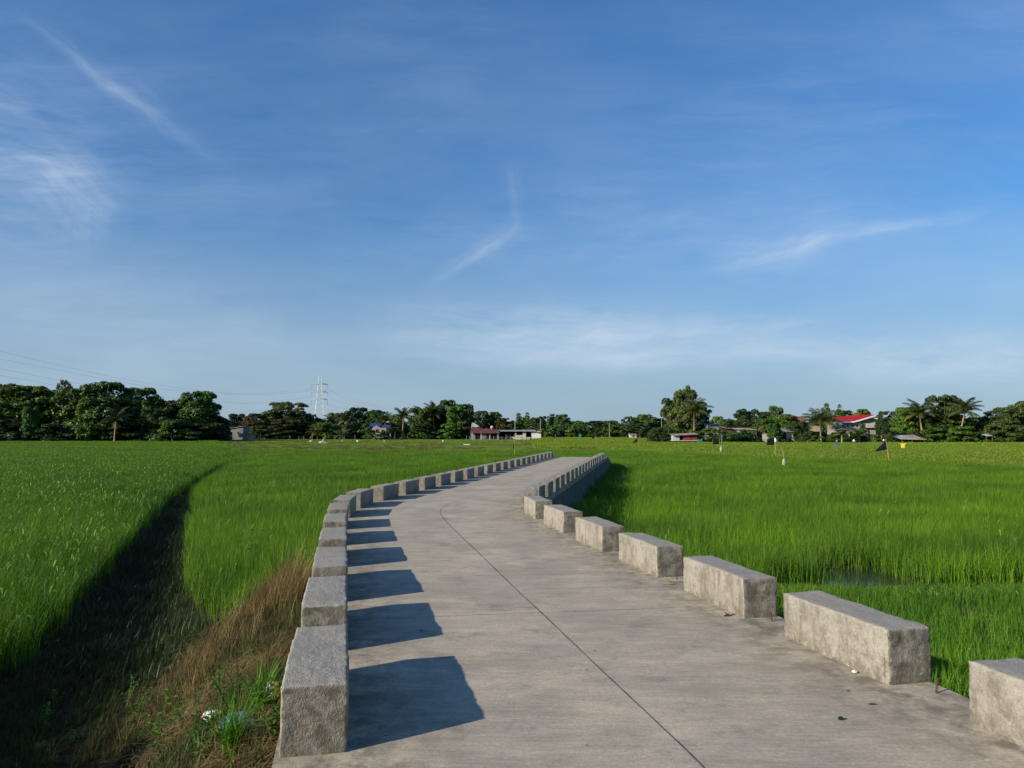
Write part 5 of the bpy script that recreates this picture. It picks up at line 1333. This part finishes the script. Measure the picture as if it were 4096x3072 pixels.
def shirt(u, v0, v1, vb, D, w, mat, label, arm=1.7, hat=None):
    x = XU(u, D); z0 = ground(x, D); s = D / F; base = empty('scarecrow', (x, D, z0)); tag(base, label, 'scarecrow', 'scarecrows in the right field')
    za, zb = ZV(v1, D) - z0, ZV(v0, D) - z0; W = w * s / 2; mb = MB(); Hh = zb - za
    out = [(-W, za), (W, za), (W * .95, zb - Hh * .35), (W * arm, zb - Hh * .22), (W * (arm + .1), zb - .02), (W * .35, zb), (-W * .35, zb), (-W * (arm + .1), zb - .02), (-W * arm, zb - Hh * .22), (-W * .95, zb - Hh * .35)]
    n = len(out); mb.add([(a, -.06, b) for a, b in out] + [(a, .06, b) for a, b in out], [tuple(range(n)), tuple(reversed(range(n, 2 * n)))] + [(i, i + n, (i + 1) % n + n, (i + 1) % n) for i in range(n)])
    mb.build('shirt', M[mat], base)
    MB().tube([(0, .0, -.1), (0, 0, zb + .12)], .022, 6).build('pole', M['bamboo'], base); MB().tube([(-W * (arm + .5), 0, zb - .05), (W * (arm + .5), 0, zb - .03)], .018, 6).build('crossbar', M['bamboo'], base)
    if hat: MB().sphere((0, 0, zb + .13), .13, 8, 6).build('head', M[hat], base)
shirt(3610, 1773, 1791, 1796, 100, 13, 'yellow', 'scarecrow wearing a bright yellow shirt', 1.6, 'bluecloth')
shirt(3346, 1768, 1785, 1800, 92, 16, 'bluecloth', 'scarecrow in faded blue cloth with straw on top', 1.1, 'bamboo')
shirt(2320, 1738, 1753, 1764, 160, 10, 'greencloth', 'scarecrow in green top right of the road end', 1.2, 'greencloth')

# ------------------------------------------------------------------ animals and white birds
def cow(u, vb, D, hgt, mat, label, rz_=0, graze=True, seed=0):
    x = XU(u, D); z0 = ZV(vb, D); z0 = ground(x, D) if abs(z0 - ground(x, D)) > 0 else z0
    root = empty('cow', (x, D, z0), rz_); tag(root, label, 'cow', 'cattle on the far pasture'); k = hgt / 1.3
    sk = bmesh.new(); lay = None
    P = {}; 
    pts = [('pelvis', (-.55, 0, 1.12), (.26, .30)), ('loin', (-.2, 0, 1.10), (.29, .33)), ('chest', (.35, 0, 1.05), (.28, .36)), ('neck', (.68, 0, 1.12), (.17, .22)),
           ('poll', (1.0, 0, .82 if graze else 1.42), (.12, .14)), ('muz', (1.22, 0, .40 if graze else 1.22), (.08, .08)), ('tail', (-.80, 0, 1.1), (.04, .04)), ('tail2', (-.9, 0, .5), (.03, .03))]
    ed = [(0, 1), (1, 2), (2, 3), (3, 4), (4, 5), (0, 6), (6, 7)]
    for sy in (-1, 1):
        b = len(pts); pts += [('h1', (-.55, sy * .2, .85), (.15, .17)), ('h2', (-.42, sy * .21, .62), (.09, .10)), ('h3', (-.62, sy * .21, .40), (.055, .06)), ('h4', (-.58, sy * .21, .03), (.05, .05))]
        ed += [(0, b), (b, b + 1), (b + 1, b + 2), (b + 2, b + 3)]
        b = len(pts); pts += [('f1', (.40, sy * .19, .78), (.12, .13)), ('f2', (.42, sy * .19, .45), (.06, .065)), ('f3', (.40, sy * .19, .03), (.048, .05))]
        ed += [(2, b), (b, b + 1), (b + 1, b + 2)]
    me = bpy.data.meshes.new('body'); me.from_pydata([tuple(c * k for c in p[1]) for p in pts], ed, []); me.materials.append(M[mat])
    o = link('body', me, root); md = o.modifiers.new('skin', 'SKIN')
    for i, p in enumerate(pts): me.skin_vertices[0].data[i].radius = (p[2][0] * k, p[2][1] * k)
    me.skin_vertices[0].data[0].use_root = True; o.modifiers.new('sub', 'SUBSURF').levels = 1; o.modifiers['sub'].render_levels = 1
    mb = MB(); hz = .86 if graze else 1.46
    for sy in (-1, 1): mb.tube([(.98 * k, sy * .08 * k, hz * k), (1.0 * k, sy * .2 * k, (hz + .08) * k), (1.0 * k, sy * .22 * k, (hz + .22) * k)], [.03 * k, .022 * k, .006 * k], 6)
    mb.build('horns', M['hoof'], root)
    mb = MB()
    for sy in (-1, 1): mb.add([(.98 * k, sy * .1 * k, (hz - .03) * k), (.93 * k, sy * .28 * k, (hz - .05) * k), (1.04 * k, sy * .26 * k, (hz - .1) * k)], [(0, 1, 2)])
    mb.build('ears', M[mat], root); return root
cow(1300, 1778, 172, 1.15, 'cowhide', 'cream white cow grazing in the far pasture', R(248), True)
cow(1284, 1778, 169, .6, 'cowhide', 'small pale calf beside the cream white cow', R(170), True)
cow(1502, 1764, 205, 1.05, 'calfhide', 'brown calf standing before the blue roofed house', R(60), False)
for i, (u, v, l) in enumerate([(1243, 1764, 'white bird left of the cream white cow'), (1370, 1763, 'white bird right of the cream white cow'), (1430, 1764, 'small white bird nearest brown calf'), (1540, 1755, 'white drum shaped bird before the banana plants'),
                               (1772, 1759, 'white bird at foot of the centre grove')]):
    D = 190; x = XU(u, D); z = ground(x, D); mb = MB(); mb.sphere((0, 0, .28), .22, 10, 7, 1.35, .8, .75); mb.tube([(.2, 0, .32), (.32, 0, .5), (.36, 0, .62)], [.07, .045, .04], 6); mb.sphere((.39, 0, .64), .06, 8, 6)
    mb.tube([(.43, 0, .64), (.56, 0, .62)], [.018, .004], 5); mb.tube([(-.2, 0, .3), (-.42, 0, .2)], [.1, .03], 6); mb.tube([(0, .05, .2), (0, .05, -.05)], .015, 5); mb.tube([(.03, -.05, .2), (.03, -.05, -.05)], .015, 5)
    l = l.replace('drum shaped bird', 'bird'); tag(mb.build('egret', M['whitebird'], loc=(x, D, z + .06)), l, 'bird', 'white birds in the pasture').rotation_euler = (0, 0, i * 1.3)
x = XU(1866, 150); o = cloth([(-.7, .15), (.75, .12), (.5, .0), (-.5, .0)], seed=3, ragged=.1).build('white_sheet', M['white'], loc=(x, 150, ground(x, 150) + .25)); o.modifiers.new('t', 'SOLIDIFY').thickness = .02
o.rotation_euler = (R(-25), 0, 0); tag(o, 'crumpled white sheet lying in the far pasture', 'sheet')

# ------------------------------------------------------------------ world, sun, camera
SUN_AZ = Vector((-.845, -.534, 0)).normalized(); EL = R(22.6)
w = bpy.data.worlds.new('World'); scene.world = w; w.use_nodes = True; nt = w.node_tree; nt.nodes.clear()
out = N(nt, 'ShaderNodeOutputWorld'); bg = N(nt, 'ShaderNodeBackground'); sky = N(nt, 'ShaderNodeTexSky'); sky.sky_type = 'NISHITA'
sky.sun_disc = False; sky.sun_elevation = EL; sky.sun_rotation = math.atan2(SUN_AZ.x, SUN_AZ.y); sky.air_density = 1.1; sky.dust_density = .4; sky.ozone_density = 2.2; sky.altitude = 0
tc = N(nt, 'ShaderNodeTexCoord'); G = tc.outputs['Generated']
sp = N(nt, 'ShaderNodeSeparateXYZ'); nt.links.new(G, sp.inputs[0])
yc = mth(nt, 'MAXIMUM', sp.outputs[1], .08); gx = mth(nt, 'DIVIDE', sp.outputs[0], yc); gz_ = mth(nt, 'DIVIDE', sp.outputs[2], yc)
cb = N(nt, 'ShaderNodeCombineXYZ'); nt.links.new(gx, cb.inputs[0]); nt.links.new(gz_, cb.inputs[1]); GP = cb.outputs[0]
# warp
wn = N(nt, 'ShaderNodeTexNoise'); wn.inputs['Scale'].default_value = 5; wn.inputs['Detail'].default_value = 4; nt.links.new(GP, wn.inputs['Vector'])
wv = N(nt, 'ShaderNodeVectorMath', operation='SUBTRACT'); nt.links.new(wn.outputs['Color'], wv.inputs[0]); wv.inputs[1].default_value = (.5, .5, .5)
ws = N(nt, 'ShaderNodeVectorMath', operation='SCALE'); nt.links.new(wv.outputs[0], ws.inputs[0]); ws.inputs[3].default_value = .055
wa = N(nt, 'ShaderNodeVectorMath', operation='ADD'); nt.links.new(GP, wa.inputs[0]); nt.links.new(ws.outputs[0], wa.inputs[1]); WP = wa.outputs[0]
def g2(u, v): a, b, c = ray(u, v); return a / b, c / b
def streak(u0, v0, u1, v1, wd, k, ns=10, warp=True, skew=6.):
    (x0, y0), (x1, y1) = g2(u0, v0), g2(u1, v1); ang = math.atan2(y1 - y0, x1 - x0); L = math.hypot(x1 - x0, y1 - y0)
    # rotate into streak space: translate then rotate
    tr = N(nt, 'ShaderNodeVectorMath', operation='SUBTRACT'); nt.links.new(WP, tr.inputs[0]); tr.inputs[1].default_value = (x0, y0, 0)
    ro = N(nt, 'ShaderNodeVectorRotate', rotation_type='Z_AXIS'); nt.links.new(tr.outputs[0], ro.inputs['Vector']); ro.inputs['Angle'].default_value = -ang
    s2 = N(nt, 'ShaderNodeSeparateXYZ'); nt.links.new(ro.outputs[0], s2.inputs[0])
    t = mth(nt, 'DIVIDE', s2.outputs[0], L); sdist = mth(nt, 'DIVIDE', s2.outputs[1], wd)
    ga = mth(nt, 'EXPONENT', mth(nt, 'MULTIPLY', mth(nt, 'MULTIPLY', sdist, sdist), -1.))
    tt_ = mth(nt, 'MULTIPLY', mth(nt, 'SUBTRACT', t, .5), 1.75); we = mth(nt, 'EXPONENT', mth(nt, 'MULTIPLY', mth(nt, 'POWER', mth(nt, 'ABSOLUTE', tt_), 4.), -1.4))
    st_ = mapv(nt, ro.outputs[0], (1, skew, 1)); nz = rng_(nt, noise(nt, st_, ns, 8, .68), .34, .66, .1, 1.15)
    return mth(nt, 'MULTIPLY', mth(nt, 'MULTIPLY', mth(nt, 'MULTIPLY', ga, we), nz), k)
S = [streak(150, 120, 820, 580, .010, .34), streak(330, 230, 700, 450, .03, .14), streak(-150, 620, 400, 690, .034, .42), streak(200, 640, 460, 880, .045, .36), streak(-250, 700, 420, 760, .11, .22),
     streak(-80, 390, 120, 420, .018, .34), streak(-150, 420, 300, 560, .10, .15), streak(380, 820, 380, 1000, .045, .14), streak(1740, 1130, 2000, 960, .009, .36), streak(1900, 1030, 2090, 870, .014, .24), streak(2060, 680, 2090, 880, .010, .2),
     streak(2870, 1070, 3350, 930, .022, .5), streak(3100, 995, 3900, 850, .010, .45), streak(2900, 900, 3700, 780, .10, .10), streak(2200, 790, 2560, 800, .035, .12), streak(2300, 1000, 2760, 840, .016, .13),
     streak(1600, 1330, 2780, 1320, .036, .75, 5), streak(2700, 1330, 3300, 1270, .016, .42), streak(2000, 1390, 4300, 1400, .028, .7, 4), streak(3300, 1420, 4300, 1460, .035, .7, 4), streak(1700, 1420, 2700, 1425, .012, .35, 5), streak(-400, 1250, 2600, 1420, .09, .16, 3)]
tot = S[0]
for q in S[1:]: tot = mth(nt, 'ADD', tot, q)
def cirrus(rot, sx, sy, a, b, k, loc):
    f = rng_(nt, noise(nt, mapv(nt, WP, (sx, sy, 1), (0, 0, R(rot)), loc), 1.0, 9, .66), a, b)
    m_ = rng_(nt, noise(nt, mapv(nt, GP, (1, 1.5, 1), (0, 0, 0), loc), 1.9, 3), .45, .62)
    return mth(nt, 'MULTIPLY', mth(nt, 'MULTIPLY', f, m_), k)
for q in (cirrus(-24, 1.6, 10, .46, .8, .30, (0, 0, 3)), cirrus(35, 1.8, 9, .46, .8, .22, (4, 1, 7)), cirrus(-4, 1.2, 13, .46, .8, .30, (2, 6, 1))): tot = mth(nt, 'ADD', tot, q)
veil = mth(nt, 'MULTIPLY', rng_(nt, noise(nt, mapv(nt, GP, (1, 2.2, 1)), 1.6, 7, .6), .38, .75), rng_(nt, gz_, .62, .1, .06, .26))
hz = rng_(nt, sp.outputs[2], .0, .26, .86, .0)
fac = mth(nt, 'MINIMUM', mth(nt, 'ADD', mth(nt, 'MULTIPLY', tot, .58), veil), .8)
tint = mixc(nt, 1., sky.outputs[0], (.57, 1.0, 1.42), 'MULTIPLY')
scl = N(nt, 'ShaderNodeVectorMath', operation='SCALE'); nt.links.new(tint, scl.inputs[0]); nt.links.new(rng_(nt, sp.outputs[2], .08, .50, .74, 1.), scl.inputs[3])
tint = mixc(nt, hz, scl.outputs[0], (3.1, 4.05, 5.25))
skc = mixc(nt, fac, tint, (5.3, 6.4, 7.8))
nt.links.new(skc, bg.inputs[0]); bg.inputs[1].default_value = .07; nt.links.new(bg.outputs[0], out.inputs[0])

sl = bpy.data.lights.new('Sun', 'SUN'); sl.energy = 4.6; sl.angle = R(.53); sl.color = (1, .87, .70)
so = bpy.data.objects.new('Sun', sl); COL.objects.link(so); sd_ = Vector((SUN_AZ.x * math.cos(EL), SUN_AZ.y * math.cos(EL), math.sin(EL)))
so.rotation_euler = sd_.to_track_quat('Z', 'Y').to_euler(); so.location = sd_ * 50
cam = bpy.data.cameras.new('Camera'); cam.sensor_width = 36; cam.lens = F / 4096 * 36; cam.clip_end = 9000; cam.clip_start = .05
co = bpy.data.objects.new('Camera', cam); COL.objects.link(co); co.location = (0, 0, EYE); co.rotation_euler = (R(90) + TH, 0, 0); scene.camera = co
vs_ = scene.view_settings; vs_.view_transform = 'Standard'; vs_.look = 'None'; vs_.gamma = 1; vs_.exposure = .62; vs_.use_curve_mapping = False
scene.render.engine = 'CYCLES'
cy = scene.cycles; cy.max_bounces = 5; cy.diffuse_bounces = 2; cy.glossy_bounces = 2; cy.transmission_bounces = 2; cy.transparent_max_bounces = 4
cy.caustics_reflective = False; cy.caustics_refractive = False
